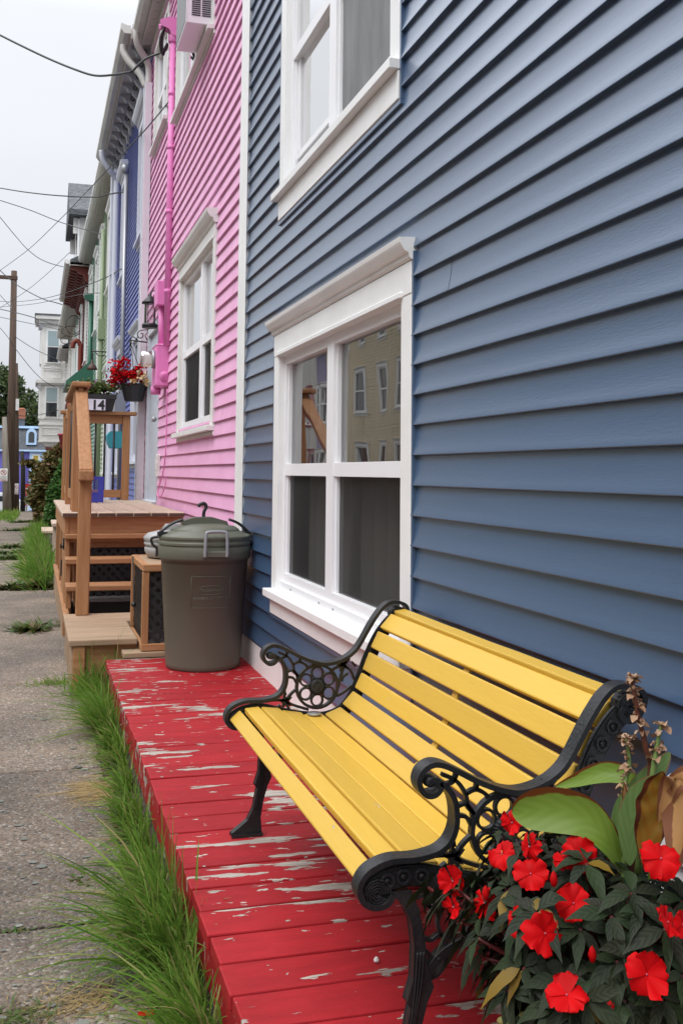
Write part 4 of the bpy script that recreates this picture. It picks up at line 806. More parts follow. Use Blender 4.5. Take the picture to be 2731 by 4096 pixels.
# things on the porch
cr = thing('milk_crate', 'blue plastic milk crate on the porch floor by the back railing', 'crate', (-.64,11.6,DZ))
BLUP = mat('blue_crate_plastic', (.045,.06,.42), .4)
m = MB(); a0, a1, b0, b1, c0, c1 = -.78, -.545, 11.45, 11.72, DZ+.004, DZ+.275; t = .012
m.box(a0, a1, b0, b0+t, c0, c0+.09); m.box(a0, a1, b0, b0+t, c1-.03, c1); m.box(a0, a0+.05, b0, b0+t, c0+.09, c1-.03); m.box(a1-.06, a1, b0, b0+t, c0+.09, c1-.03)
lattice(m, a0+.05, a1-.06, c0+.09, c1-.03, lambda u, v, d: Vector((u, b0+.006+d, v)), s=.028, w=.006)
m.box(a0, a1, b1-t, b1, c0, c0+.1); m.box(a0, a1, b1-t, b1, c1-.03, c1); m.box(a0, a0+t, b0+t, b1-t, c0, c1); m.box(a1-t, a1, b0+t, b1-t, c0, c1); m.box(a0+t, a1-t, b0+t, b1-t, c0, c0+.01); m.box(a0-.004, a1+.004, b0-.004, b1+.004, c1-.012, c1-.002) if 0 else None
m.build('shell', BLUP, cr)
pb = thing('rail_planter', 'dark grey trough planter with number plate on the porch back rail', 'planter', (-.59,12.45,1.812))
PLD = mat('charcoal_plastic', (.022,.023,.025), .5)
m = MB(); n = m.add([(-.77,12.36,1.814),(-.41,12.36,1.814),(-.41,12.54,1.814),(-.77,12.54,1.814),(-.80,12.33,1.955),(-.38,12.33,1.955),(-.38,12.57,1.955),(-.80,12.57,1.955)])
for q in ((0,3,2,1),(0,1,5,4),(1,2,6,5),(2,3,7,6),(3,0,4,7)): m.face([n+i for i in q])
m.box(-.81, -.37, 12.315, 12.585, 1.95, 2.005); m.build('trough', PLD, pb, bev=.004)
sg_ = MB(); sg_.box(-.73, -.495, 12.318, 12.326, 1.818, 1.945); npl = sg_.build('number_plate', mat('plate_white', (.72,.70,.78), .5), pb)
text_mesh('14', .15, .001, Matrix.Translation((-.578,12.316,1.828)) @ Matrix.Rotation(PI/2, 4, 'X'), 'numerals', BLACK, npl, bold=.035)
# ------------------------------------------------------------------ planter: impatiens, canna, stonecrop
rp = random.Random(21)
IMPL = leafmat('impatiens_leaf', [(.007,.011,.006),(.012,.024,.008),(.014,.010,.008),(.019,.036,.011),(.009,.012,.008),(.014,.017,.010)], .6, vein=((.045,.065,.03), 1.6), trans=.1)
IMPY = leafmat('impatiens_old_leaf', [(.20,.12,.015),(.13,.10,.02),(.22,.07,.01)], .45, trans=.2)
PETAL = leafmat('red_petal', [(.50,.002,.004),(.62,.003,.005),(.38,.0015,.003),(.55,.0025,.004)], .6, trans=.15, spec=.12)
STEM = mat('red_stem', (.10,.012,.012), .5)
pc = Vector((-.385, 1.52, 0))
pp = thing('flower_pot', 'dark pot holding the red impatiens at the near end of the bench', 'pot', (*pc.xy, 0))
m = MB(); m.lathe([(.0,.0),(.105,.0),(.112,.02),(.138,.255),(.148,.258),(.15,.285),(.140,.287),(.134,.26),(.0,.255)], (*pc.xy,0), 40, cap=False); m.build('pot_body', mat('brown_black_pot', (.022,.016,.014), .5), pp)
m = MB(); m.lathe([(.0,.262),(.132,.258)], (*pc.xy,0), 24, cap=False); m.build('potting_soil', SOIL, pp)
im = thing('impatiens', 'dark leaved impatiens bush with many red flowers spilling from the pot', 'plant', (*pc.xy, .26))
def sphere_pt(): 
    while True:
        v = Vector((rp.uniform(-1,1), rp.uniform(-1,1), rp.uniform(-1,1)))
        if .05 < v.length < 1: return v
def whorl(mb, c, ax, n, L, w, my=None):
    ax = ax.normalized(); u = ax.orthogonal().normalized(); v = ax.cross(u); a0 = rp.uniform(0, 6)
    for i in range(n):
        a = a0+2*PI*i/n+rp.uniform(-.3,.3); o = u*math.cos(a)+v*math.sin(a); l = L*rp.uniform(.6,1.1); el = rp.uniform(-.1,.55)
        d = (o*math.cos(el)+ax*math.sin(el)).normalized(); dr = rp.uniform(.25,.7)
        sp = [c + d*l*t + Vector((0,0,-1))*l*dr*t*t + ax*.004*i/n for t in (.06,.2,.36,.52,.68,.84,1.0)]
        (my if my and rp.random() < .03 else mb).leaf(sp, d.cross(ax), w*l/L, fold=rp.uniform(.1,.45), wf=lambda t: max(.02, (math.sin(PI*t**.8))**1.25), ruff=.16)
lm, ly_, sm_ = MB(), MB(), MB(); cen = Vector((-.375, 1.54, .40)); whs = []
while len(whs) < 190:
    q = sphere_pt(); q = q*(.62+.38*q.length)/max(q.length,.2)*rp.uniform(.55,1.0)
    c = cen + Vector((q.x*.225, q.y*.28, q.z*.155+.0))
    if c.z < .16 or c.y > 1.84 or (c.y > 1.78 and c.x < -.66): continue
    if any((c-o).length < .029 for o in whs): continue
    whs.append(c); ax = (c-cen+Vector((0,0,.16))).normalized()
    whorl(lm, c, ax, rp.randint(6,9), .066, .023, ly_)
    sm_.tube(crom([(pc.x+rp.uniform(-.05,.05), pc.y+rp.uniform(-.05,.05), .26), (pc+(c-pc)*.55).to_tuple()[:2]+(c.z*.5+.15,), tuple(c)], 3), [.004]*6+[.003], 5)
for c in ((-.555,1.76,.375),(-.535,1.74,.36),(-.565,1.79,.39),(-.53,1.70,.335),(-.50,1.66,.30),(-.47,1.6,.27),(-.55,1.72,.40),(-.515,1.68,.43),(-.50,1.64,.455),(-.47,1.62,.48),(-.44,1.62,.50)):
    c = Vector(c); whorl(lm, c, (c-cen+Vector((0,0,.12))), 7, .050, .022, ly_)
    sm_.tube(crom([(pc.x,pc.y,.26), tuple((pc+(c-pc)*.5).xy)+(c.z*.5+.14,), tuple(c)], 3), [.004]*6+[.003], 5)
lm.build('leaves', IMPL, im); ly_.build('old_leaves', IMPY, im); sm_.build('stems', STEM, im)
def flower(c, face, r, spin=0, name='flower'):
    f = MB(); face = face.normalized(); u = face.cross(Vector((0,0,1))).normalized(); v = u.cross(face)
    if v.z < 0: v = -v
    for i in range(5):
        a = PI/2 + 2*PI*i/5 + spin + rp.uniform(-.12,.12); d = u*math.cos(a)+v*math.sin(a); s = d.cross(face); rr = r*rp.uniform(.88,1.1)
        back = rp.uniform(-.6,.9); tw = rp.uniform(-.55,.55); ph = rp.uniform(0,6); wv = rp.uniform(.05,.14)
        n = len(f.v); K = 8
        for j in range(8):
            t = (.04,.2,.38,.56,.72,.85,.94,1.0)[j]; w = (.07,.34,.62,.86,.98,.96,.84,.62)[j]*rr*.54
            for q in range(K+1):
                k = -1+2*q/K; ed = (.17*math.exp(-(k/.28)**2) + .22*k*k)*max(0, (t-.6)/.4)
                p = c + d*rr*(t-ed) + s*w*k + face*rr*(.10*math.sin(t*2.6) - back*t*t*.5 + tw*k*t*.3 + wv*math.sin(k*5+ph)*t*t + .05*abs(k)*t) + face*.0012*i
                f.v.append(tuple(p))
        for j in range(7):
            for q in range(K): m_ = n+j*(K+1)+q; f.face((m_, m_+1, m_+K+2, m_+K+1), uv=[(q/K, j/7), ((q+1)/K, j/7), ((q+1)/K, (j+1)/7), (q/K, (j+1)/7)], sm=True)
    o = f.build(name, PETAL, im)
    e = MB(); e.lathe([(.0,.0),(.0013,.001),(.0016,.003),(.0,.004)], (0,0,0), 8, cap=False)
    q = face.to_track_quat('Z', 'Y').to_matrix().to_4x4(); e.v = [tuple(c + face*.002 + (q @ Vector(p))) for p in e.v]; e.build('eye', mat('eye_pink', (.45,.10,.14), .5) if 'eye_pink' not in bpy.data.materials else bpy.data.materials['eye_pink'], o)
    return o
CAM = Vector((-1.2528, 0, 1.12))
FL = [((-.537,1.74,.417),.030,(-.5,-.3,.1)),((-.510,1.66,.407),.029,(-.9,.25,.2)),((-.481,1.66,.483),.027,(-.2,.3,.8)),((-.458,1.60,.515),.026,(-.9,.4,.1)),((-.469,1.58,.479),.031,(0,0,.1)),((-.396,1.56,.510),.034,(.1,0,.0)),((-.437,1.50,.461),.031,(-.35,.2,.1)),((-.508,1.52,.430),.031,(-.2,0,0)),((-.508,1.46,.441),.037,(0,0,0)),((-.384,1.46,.366),.024,(.2,.1,-.4)),((-.502,1.40,.376),.034,(-.2,.1,0)),((-.400,1.36,.413),.037,(.1,.05,.05)),((-.334,1.42,.545),.034,(.1,0,.1)),((-.366,1.36,.480),.027,(.5,.2,.1)),((-.340,1.36,.476),.024,(.2,0,0)),((-.432,1.72,.513),.026,(-.5,.6,.1)),((-.30,1.5,.30),.028,(.2,0,-.1)),((-.46,1.7,.36),.02,(.1,.3,-.3)),((-.405,1.50,.432),.012,(0,0,.4)),((-.47,1.44,.35),.02,(-.4,.5,-.2)),((-.43,1.40,.34),.022,(.5,.2,-.3)),((-.36,1.40,.37),.021,(.3,.5,.2)),((-.55,1.70,.39),.02,(-.6,.2,-.2)),((-.34,1.45,.46),.022,(.4,-.2,.5)),((-.42,1.56,.50),.02,(-.4,.2,.5))]
for c, r, off in FL:
    c = Vector(c); to = (CAM-c).normalized(); c = c + to*.070; flower(c, to+Vector(off)*1.25+Vector((rp.uniform(-.5,.5),rp.uniform(-.5,.5),rp.uniform(-.4,.5))), r*.90, rp.uniform(-.25,.25))
for c in ((-.47,1.5,.50),(-.40,1.43,.44),(-.35,1.48,.40),(-.45,1.42,.42),(-.53,1.62,.44),(-.37,1.58,.55)):
    c = Vector(c)+(CAM-Vector(c)).normalized()*.05; q = MB(); q.lathe([(.0,-.012),(.004,-.009),(.0065,.0),(.004,.008),(.0,.013)], tuple(c), 8, cap=False); q.build('bud', PETAL, im)
st = thing('stonecrop', 'pale yellow green stonecrop creeping over the pot rim below the impatiens', 'plant', (-.47,1.44,.27))
m = MB()
for i in range(150):
    a = rp.uniform(3.0,5.4); r = rp.uniform(.11,.165); c = Vector((pc.x+r*math.cos(a), pc.y+r*math.sin(a)*.95, .275+rp.uniform(-.03,.03)-max(0,r-.14)*.8))
    m.lathe([(.0,-.006),(.006,-.004),(.009,.001),(.006,.005),(.0,.006)], tuple(c), 7, cap=False)
m.build('foliage', leafmat('stonecrop_leaf', [(.20,.20,.05),(.30,.26,.09),(.12,.16,.04),(.36,.26,.12)], .5, trans=.1), st)
cn = thing('canna', 'canna lily with browned broad leaves and dried flower stalks behind the impatiens', 'plant', (-.35,1.5,.28))
CG_ = leafmat('canna_leaf', [(.14,.24,.03),(.15,.22,.03)], .36, edge=(.13,.038,.010), edge_w=.05, vein=((.20,.30,.06), 2.2), trans=.3, one_side=True)
CG2 = leafmat('canna_leaf_pale', [(.13,.21,.07),(.10,.18,.05)], .4, edge=(.20,.13,.06), edge_w=-.03, vein=((.18,.26,.10), 2.2), trans=.2)
CBR = leafmat('canna_leaf_rust', [(.24,.085,.012),(.20,.10,.012)], .45, edge=(.075,.018,.007), edge_w=.12, vein=((.22,.17,.03), 1.5), trans=.25)
CDR = leafmat('canna_leaf_dry', [(.36,.19,.07),(.38,.21,.085)], .6, edge=(.17,.068,.032), edge_w=.22, vein=((.46,.26,.08), 1.1), trans=.1)
def canna_leaf(sp, side, w, m_, fold, ruff=0, wf=None, n=6):
    q = MB(); P = crom(sp, n); q.leaf(P, side, w, fold=fold, ruff=ruff, wf=wf or (lambda t: max(.02, (math.sin(PI*min(1, t**.9)))**.75)))
    o = q.build('leaf', m_, cn); s = o.modifiers.new('smooth', 'SUBSURF'); s.levels = 1; s.render_levels = 1; return o
vw = Vector((.68,.72,-.25))
canna_leaf([(-.352,1.50,.50),(-.380,1.50,.553),(-.404,1.52,.583),(-.445,1.55,.589),(-.482,1.57,.583),(-.502,1.58,.578)], Vector((.25,.1,1)), .068, CG_, .5, ruff=.06, wf=lambda t: max(.03, (math.sin(PI*min(1,(t*.93+.07))**1.35))**.7))
canna_leaf([(-.31,1.52,.57),(-.311,1.54,.625),(-.327,1.56,.633),(-.351,1.58,.627),(-.377,1.6,.613),(-.404,1.62,.600)], Vector((.1,.5,.8)), .034, CG_, .5)
canna_leaf([(-.358,1.5,.52),(-.350,1.5,.585),(-.320,1.5,.620),(-.276,1.52,.645),(-.236,1.54,.667)], Vector((.6,-.3,-.8)), .044, CG2, .25)
canna_leaf([(-.356,1.47,.52),(-.356,1.47,.578),(-.345,1.47,.611),(-.325,1.47,.636),(-.309,1.47,.652)], Vector((.8,-.4,-.4)), .045, CG2, .3)
canna_leaf([(-.350,1.44,.53),(-.342,1.44,.585),(-.334,1.44,.620),(-.328,1.44,.648),(-.322,1.43,.672)], Vector((.95,-.3,-.2)), .055, CBR, .35, ruff=.25)
canna_leaf([(-.337,1.42,.60),(-.322,1.41,.664),(-.312,1.40,.668),(-.312,1.395,.640),(-.318,1.39,.600),(-.328,1.385,.565),(-.345,1.38,.532)], Vector((.95,-.3,.1)), .056, CDR, .55, ruff=.15)
canna_leaf([(-.325,1.41,.655),(-.308,1.40,.668),(-.285,1.39,.662),(-.268,1.39,.645)], Vector((.3,-.3,.9)), .034, CDR, .3, ruff=.3)
canna_leaf([(-.35,1.49,.545),(-.362,1.48,.60),(-.362,1.475,.633),(-.366,1.47,.648)], Vector((1,.1,.1)), .010, CDR, .5, ruff=.4)
canna_leaf([(-.33,1.46,.5),(-.30,1.44,.54),(-.262,1.43,.555),(-.235,1.42,.55)], Vector((.2,-.5,.8)), .06, CG_, .2)
BRACT = leafmat('dry_bract', [(.42,.27,.17),(.30,.17,.10),(.50,.36,.25)], .7, trans=.15); STK = mat('canna_stalk', (.13,.20,.05), .5); STB = mat('canna_stalk_brown', (.10,.028,.014), .5)
for pts, mt_, t0 in (([(-.349,1.5,.45),(-.349,1.5,.58),(-.346,1.5,.63),(-.337,1.5,.665),(-.342,1.5,.704)], STK, .35),([(-.335,1.51,.48),(-.300,1.5,.637),(-.307,1.5,.689),(-.32,1.5,.74),(-.327,1.5,.776),(-.330,1.5,.800)], STB, .45),([(-.33,1.49,.5),(-.309,1.48,.645),(-.300,1.48,.693),(-.291,1.48,.728)], STK, .5)):
    P = crom(pts, 6); q = MB(); q.tube(P, [.0062-.004*i/len(P) for i in range(len(P))], 8); S = q.build('flower_stalk', mt_, cn)
    q = MB()
    for i, p in enumerate(P):
        t = i/(len(P)-1)
        if t < t0: continue
        for k in range(2 if t < .95 else 5):
            a = rp.uniform(0, 2*PI); d = Vector((math.cos(a), math.sin(a), rp.uniform(-.3,.9))).normalized(); l = rp.uniform(.009,.02)
            q.leaf([p+d*l*u_+Vector((0,0,-.006*u_*u_)) for u_ in (.05,.3,.6,.85,1)], d.cross(Vector((0,0,1))), l*.75, fold=.6, ruff=.5)
            if rp.random() < .4: q.lathe([(.0,-.003),(.004,.0),(.0,.004)], tuple(p+d*.006), 6, cap=False)
    q.build('dry_bracts', BRACT, S)
# ------------------------------------------------------------------ white box against the wall behind the planter
bx = thing('storage_box', 'white moulded plastic box against the wall behind the canna leaves', 'box', (-.06,1.5,0))
WPL = mat('white_moulded_plastic', (.70,.69,.71), .35)
m = MB(); m.box(-.10, -.024, 1.0, 1.85, .0, .40); m.build('box_body', WPL, bx, bev=.012, seg=2)
m = MB(); m.prism([(-.022,.52),(-.03,.515),(-.10,.50),(-.105,.47),(-.12,.465),(-.12,.42),(-.022,.42)], .98, 1.87); m.build('lid', WPL, bx, bev=.006, seg=2)
m = MB(); pieces('panel', WPL, bx, [(-.112, -.101, 1.08, 1.40, .12, .36), (-.112, -.101, 1.45, 1.77, .12, .36)], .01, 2)
# ------------------------------------------------------------------ hanging basket and its bracket
rb_ = random.Random(5)
br_ = thing('plant_bracket', 'black wrought iron scroll bracket by the pink house door', 'bracket', (0,12.45,2.66))
m = MB(); m.tube([(-.01,12.45,2.64),(-.24,12.45,2.66)], .008, 6); m.tube([(-.01,12.45,2.60),(-.01,12.45,2.82)], .009, 6)
m.tube(crom([(-.02,12.45,2.79),(-.10,12.45,2.78),(-.14,12.45,2.74),(-.12,12.45,2.69),(-.08,12.45,2.70),(-.075,12.45,2.74),(-.10,12.45,2.745)], 5), .006, 6)
m.tube(crom([(-.13,12.45,2.66),(-.19,12.45,2.70),(-.22,12.45,2.68),(-.215,12.45,2.66)], 5), .006, 6); m.tube(crom([(-.02,12.45,2.66),(-.05,12.45,2.72),(-.03,12.45,2.75)], 5), .005, 6)
m.build('scroll', BLACK, br_)
hb_ = thing('hanging_basket', 'black hanging basket pot on cords under the iron bracket', 'pot', (-.165,12.45,1.95))
bc = (-.165, 12.45)
m = MB(); m.lathe([(.0,1.94),(.10,1.94),(.108,1.95),(.152,2.125),(.164,2.13),(.164,2.145),(.15,2.145),(.148,2.10),(.0,2.09)], (*bc,0), 10, sm=False, cap=False); m.build('pot_body', PLD, hb_)
m = MB()
for i in range(3):
    a = 2*PI*i/3+.5; m.tube([(-.215,12.45,2.62),(bc[0]+.155*math.cos(a),bc[1]+.155*math.sin(a),2.14)], .0045, 5)
m.tube([(-.215,12.45,2.655),(-.215,12.45,2.60)], .012, 6); m.build('cords', BLACK, hb_)
def scatter_plant(root, name, pts, m_, size, petals=True, R=rb_):
    q = MB()
    for c in pts:
        for k in range(5 if petals else 1):
            d = Vector((R.uniform(-1,1),R.uniform(-1,1),R.uniform(-.6,1))).normalized(); s = size*R.uniform(.6,1.2); o = d.orthogonal()
            q.leaf([Vector(c)+d*s*t+Vector((0,0,-.2*s*t*t)) for t in (0,.35,.7,1)], o, s*.8, fold=.2)
    return q.build(name, m_, root)
bg = thing('begonia', 'trailing begonia with red and cream flowers in the hanging basket', 'plant', (-.2,12.45,2.12))
def blob(n, c, r, R=rb_): return [(c[0]+R.gauss(0,.5)*r[0], c[1]+R.gauss(0,.5)*r[1], c[2]+R.gauss(0,.45)*r[2]) for _ in range(n)]
REDF = leafmat('begonia_red', [(.38,.003,.006),(.52,.005,.008),(.25,.003,.006)], .6, trans=.1, spec=.05); CREF = leafmat('begonia_cream', [(.75,.50,.20),(.72,.60,.36),(.70,.36,.16)], .5, trans=.2); GRNF = leafmat('basket_leaf', [(.035,.06,.018),(.06,.09,.025),(.05,.035,.015)], .5, trans=.15)
scatter_plant(bg, 'red_flowers', blob(95,(-.36,12.4,2.27),(.11,.12,.15))+blob(100,(-.21,12.38,2.24),(.14,.1,.11))+blob(10,(-.30,12.4,2.41),(.09,.05,.05))+blob(12,(-.11,12.4,2.33),(.07,.06,.03))+blob(16,(-.40,12.38,2.16),(.07,.05,.07))+blob(10,(-.13,12.32,2.21),(.08,.05,.06)), REDF, .036)
scatter_plant(bg, 'cream_flowers', blob(16,(-.045,12.36,2.20),(.05,.06,.08))+blob(8,(-.12,12.3,2.22),(.05,.04,.05))+blob(4,(-.19,12.28,2.165),(.03,.02,.015)), CREF, .036)
scatter_plant(bg, 'leaves', blob(120,(-.25,12.45,2.22),(.20,.16,.12)), GRNF, .05, False)
pt_ = thing('petunia', 'bushy petunia with purple and white flowers in the rail planter', 'plant', (-.6,12.45,2.0))
scatter_plant(pt_, 'leaves', blob(1500,(-.60,12.42,2.08),(.21,.11,.09)), leafmat('petunia_leaf', [(.10,.15,.03),(.07,.11,.03),(.14,.18,.05)], .5, trans=.2), .035, False)
scatter_plant(pt_, 'purple_flowers', blob(16,(-.58,12.36,2.09),(.22,.06,.10)), leafmat('petunia_purple', [(.20,.03,.28),(.30,.04,.22)], .5), .02)
scatter_plant(pt_, 'white_flowers', blob(7,(-.66,12.36,2.15),(.14,.05,.05))+blob(3,(-.5,12.32,2.02),(.04,.03,.02)), WHITE, .016)
# other fixtures along the row
tl = thing('teal_letterbox', 'teal plastic letterbox on the violet house wall beyond the porch rail', 'letterbox', (-.2,14.5,1.45))
m = MB(); m.prism([(-.31,1.50),(-.28,1.44),(-.15,1.44),(-.13,1.65),(-.29,1.65),(-.33,1.60)], 14.4, 14.75); m.build('shell', mat('teal_plastic', (.04,.28,.33), .4), tl, bev=.008)
m = MB(); m.box(-.13, 0, 14.5, 14.65, 1.5, 1.6); m.build('mount', BLACK, tl)
bl = thing('barn_lamp', 'rusty dark bell lamp hanging from a black arm on pale green house', 'lamp', (-.4,18.4,2.9))
m = MB(); m.lathe([(.0,3.06),(.016,3.05),(.022,2.98),(.035,2.965),(.07,2.94),(.085,2.90),(.088,2.875),(.082,2.875),(.03,2.94),(.0,2.95)], (-.35,18.6,0), 18, cap=False); m.build('shade', mat('rusty_black', (.03,.02,.018), .6, col2=(.10,.03,.015), vs=8), bl)
m = MB(); m.tube([(-.35,18.6,3.05),(-.35,18.6,3.2)], .009, 6, mi=0); m.tube([(-.38,18.6,3.2),(-.02,18.6,3.19)], .011, 6); m.tube(crom([(-.30,18.6,3.19),(-.24,18.6,3.12),(-.15,18.6,3.13),(-.08,18.6,3.06),(-.02,18.6,2.98)], 5), .008, 6); m.build('arm', BLACK, bl)
rpz = thing('red_hanging_pot', 'small red pot hanging on the far houses beside the porch post', 'pot', (-.9,30,1.9))
m = MB(); m.lathe([(.0,1.72),(.16,1.72),(.24,2.1),(.26,2.1),(.26,2.14),(.0,2.14)], (-.42,30,.0), 14, cap=False); m.build('pot_body', mat('red_pot', (.45,.035,.06), .4), rpz)
# ------------------------------------------------------------------ grass, weeds, pebbles, petals
rg = random.Random(3)
GRASS = leafmat('grass_blade', [(.10,.22,.028),(.15,.29,.04),(.07,.16,.022),(.22,.32,.06),(.11,.23,.03),(.17,.29,.05),(.40,.33,.15)], .6, trans=.4, spec=.15)
DRY = leafmat('dry_grass', [(.42,.31,.15),(.34,.24,.11),(.27,.2,.1)], .7, trans=.2)
def blades(mb, n, fy, fx, L, lean, w=.0045, zf=gz, R=rg, up=(.5,1.1)):
    for _ in range(n):
        y = fy(); x = fx(y); l = L(y)*R.uniform(.55,1.2); ln = lean(y); d = Vector((ln[0]+R.uniform(-.8,.8), ln[1]+R.uniform(-1.0,1.0), 0)); u_ = R.uniform(*up); b = Vector((x, y, zf(y)-.02)); bend = R.uniform(.25,1.1)
        sp = [b + Vector((0,0,1))*l*(t*u_ - .55*bend*t*t) + d*l*(.35*t+.5*bend*t*t) for t in (0,.22,.45,.68,.86,1)]
        for p in sp: p.z = max(p.z, zf(p.y)+.003)
        a = R.uniform(0, 6); mb.leaf(sp, Vector((math.cos(a)+.3, math.sin(a), .2)), w*R.uniform(.6,1.3), fold=.25, wf=lambda t: 1.05-t**2.2)
def lump(y): return .55+.45*math.sin(y*2.1+.6)*math.sin(y*.77+1.9)+.25*math.sin(y*5.3)
m = MB()
blades(m, 620, lambda: rg.uniform(2.1,6.7), lambda y: -.812-abs(rg.gauss(0,.018)), lambda y: .06+.07*max(0,lump(y)), lambda y: (-.2,-.1), .0050, up=(.9,1.5))
blades(m, 420, lambda: rg.uniform(2.1,6.7), lambda y: -.83-abs(rg.gauss(0,.05))*(.5+max(0,lump(y))), lambda y: .06+.07*max(0,lump(y)), lambda y: (-.7,-.2), .0050, up=(.4,1.1))
for yc, sd, k, ln, sx in ((3.00,.11,400,.34,.06),(3.22,.07,180,.22,.04),(2.72,.06,130,.20,.035),(2.45,.09,170,.26,.04),(3.62,.05,110,.17,.03),(3.86,.05,100,.16,.03),(4.15,.08,150,.18,.035),(4.62,.05,90,.14,.02),(4.92,.05,80,.14,.025),(5.2,.06,110,.18,.03),(5.52,.09,210,.30,.05),(5.78,.06,130,.22,.035),(6.05,.05,90,.18,.03),(6.28,.06,110,.2,.04)):
    for _k in range(k//15):
        cx_ = -.825-abs(rg.gauss(0,sx)); cy_ = rg.gauss(yc, sd); dr = (rg.uniform(-1.3,-.1), rg.uniform(-.9,.5)); l_ = ln*rg.uniform(.6,1.15)
        blades(m, 22, lambda: rg.gauss(cy_,.012), lambda y: cx_+rg.gauss(0,.010), lambda y: l_, lambda y: dr, .0060, up=(.6,1.4))
blades(m, 420, lambda: rg.uniform(6.35,6.62), lambda y: -.82-abs(rg.gauss(0,.09)), lambda y: .22, lambda y: (-.2,-.2), .006)
blades(m, 70, lambda: rg.uniform(6.50,6.60), lambda y: -.80-rg.uniform(-.08,.15), lambda y: .34, lambda y: (.1,-.1), .007, up=(.9,1.3))
blades(m, 160, lambda: rg.gauss(6.85,.05), lambda y: -1.02-abs(rg.gauss(0,.12)), lambda y: .10, lambda y: (-.2,-.2))
blades(m, 4200, lambda: rg.uniform(13.0,27.0), lambda y: -1.02-abs(rg.gauss(0,.12)), lambda y: .42, lambda y: (-.28,-.12), .014, up=(.7,1.2))
blades(m, 900, lambda: rg.gauss(14.2,.6), lambda y: -1.08-abs(rg.gauss(0,.10)), lambda y: .42, lambda y: (-.55,-.3), .013)
tag(m.build('grass', GRASS), 'long green grass tufts along the red deck edge and beyond the porch', 'grass', kind='stuff')
m = MB()
blades(m, 420, lambda: rg.gauss(4.55,.09), lambda y: -.90-abs(rg.gauss(0,.06)), lambda y: .12, lambda y: (-1.1,-.3), .003, up=(.1,.4))
blades(m, 330, lambda: rg.gauss(2.80,.05), lambda y: -1.02-abs(rg.gauss(0,.10)), lambda y: .07, lambda y: (-.4,-.2), .003, up=(.2,.7))
blades(m, 300, lambda: rg.uniform(2.5,6.6), lambda y: -.87-abs(rg.gauss(0,.06)), lambda y: .11, lambda y: (-.9,-.2), .003, up=(.15,.5))
blades(m, 160, lambda: rg.gauss(6.87,.04), lambda y: -1.0-abs(rg.gauss(0,.16)), lambda y: .05, lambda y: (-.3,-.2), .003)
tag(m.build('dry_grass', DRY), 'straw coloured dead grass flattened along the edge of the sidewalk', 'dry grass', kind='stuff')
WEED = leafmat('weed_leaf', [(.045,.10,.018),(.07,.14,.025),(.10,.11,.03),(.12,.07,.03)], .5, trans=.2)
m = MB()
def tuft(x, y, n, l, w, sx, sy=.02):
    for _ in range(n):
        a = rg.uniform(0, 2*PI); d = Vector((math.cos(a), math.sin(a), 0)); b = Vector((x+rg.gauss(0,sx), y+rg.gauss(0,sy), gz(y)-.005)); ll = l*rg.uniform(.5,1.2); u_ = rg.uniform(.15,.9)
        m.leaf([b+d*ll*t+Vector((0,0,1))*ll*(u_*t-.35*t*t) for t in (0,.3,.6,.85,1)], d.cross(Vector((0,0,1))), w, fold=.2)
tuft(-1.26,2.72,260,.055,.004,.045,.03); tuft(-1.28,3.25,70,.02,.005,.03,.012); tuft(-1.06,3.58,60,.03,.010,.02,.02)
tuft(-1.26,9.25,190,.15,.022,.06,.07); tuft(-1.17,9.5,90,.14,.016,.07,.05)
tuft(-1.24,12.85,700,.17,.024,.14,.08); tuft(-1.06,12.9,420,.20,.018,.06,.06); tuft(-1.42,12.85,420,.16,.024,.12,.06)
for y in (17.79,19.02,20.83,28.17,34.03): tuft(-1.2,y,320,.19,.03,.18,.07); tuft(-1.55,y,320,.19,.03,.2,.07)
tuft(-1.15,20.8,200,.2,.03,.12,.08); tuft(-1.22,19.1,300,.2,.03,.16,.12)
tag(m.build('weeds', WEED), 'low green weeds growing out of the sidewalk joints', 'weeds', kind='stuff')
m = MB()
blades(m, 900, lambda: rg.gauss(40,2.5), lambda y: -1.8-abs(rg.gauss(0,.5)), lambda y: .35, lambda y: (0,-.1), .03)
tag(m.build('verge_grass', GRASS), 'rough grass around the feet of the utility poles', 'grass', kind='stuff')
SLATE = mat('slate_chip', (.12,.128,.115), .8, col2=(.19,.20,.18), vs=4, island=.25)
m = MB()
for _ in range(150):
    y = 2.2+rg.random()**1.6*4.2; x = -1.0-rg.random()*.75; r = rg.uniform(.006,.019); k = rg.randint(5,7); a0 = rg.uniform(0,6); st_ = rg.uniform(.5,1)
    n = m.add([(x+r*rg.uniform(.8,1.2)*math.cos(a0+2*PI*i/k), y+r*st_*rg.uniform(.8,1.2)*math.sin(a0+2*PI*i/k), gz(y)+.0035) for i in range(k)]); m.face(range(n, n+k))
tag(m.build('slate_chips', SLATE), 'flat grey slate chips set in the sidewalk concrete', 'pebbles', kind='stuff')
for i, (x, y, lbl) in enumerate(((-.955,2.66,'red fallen petal under grass tips by the bottom of the deck'),(-1.115,2.60,'narrow red fallen petal lying on the sidewalk beside dead grass'),(-.925,2.45,'small red fallen petal near the lower end of the deck board'))):
    q = MB(); r = (.026,.016,.012)[i]; b = Vector((x,y,gz(y)+.006))
    for k in range(3 if i == 0 else 1): a = k*1.3+i*.6; d = Vector((math.cos(a), math.sin(a)*.7, .12)); q.leaf([b+d*r*t for t in (0,.3,.6,.85,1)], d.cross(Vector((0,0,1))), r*1.1, fold=.15)
    tag(q.build('fallen_petal', PETAL), lbl, 'petal', 'fallen red petals')
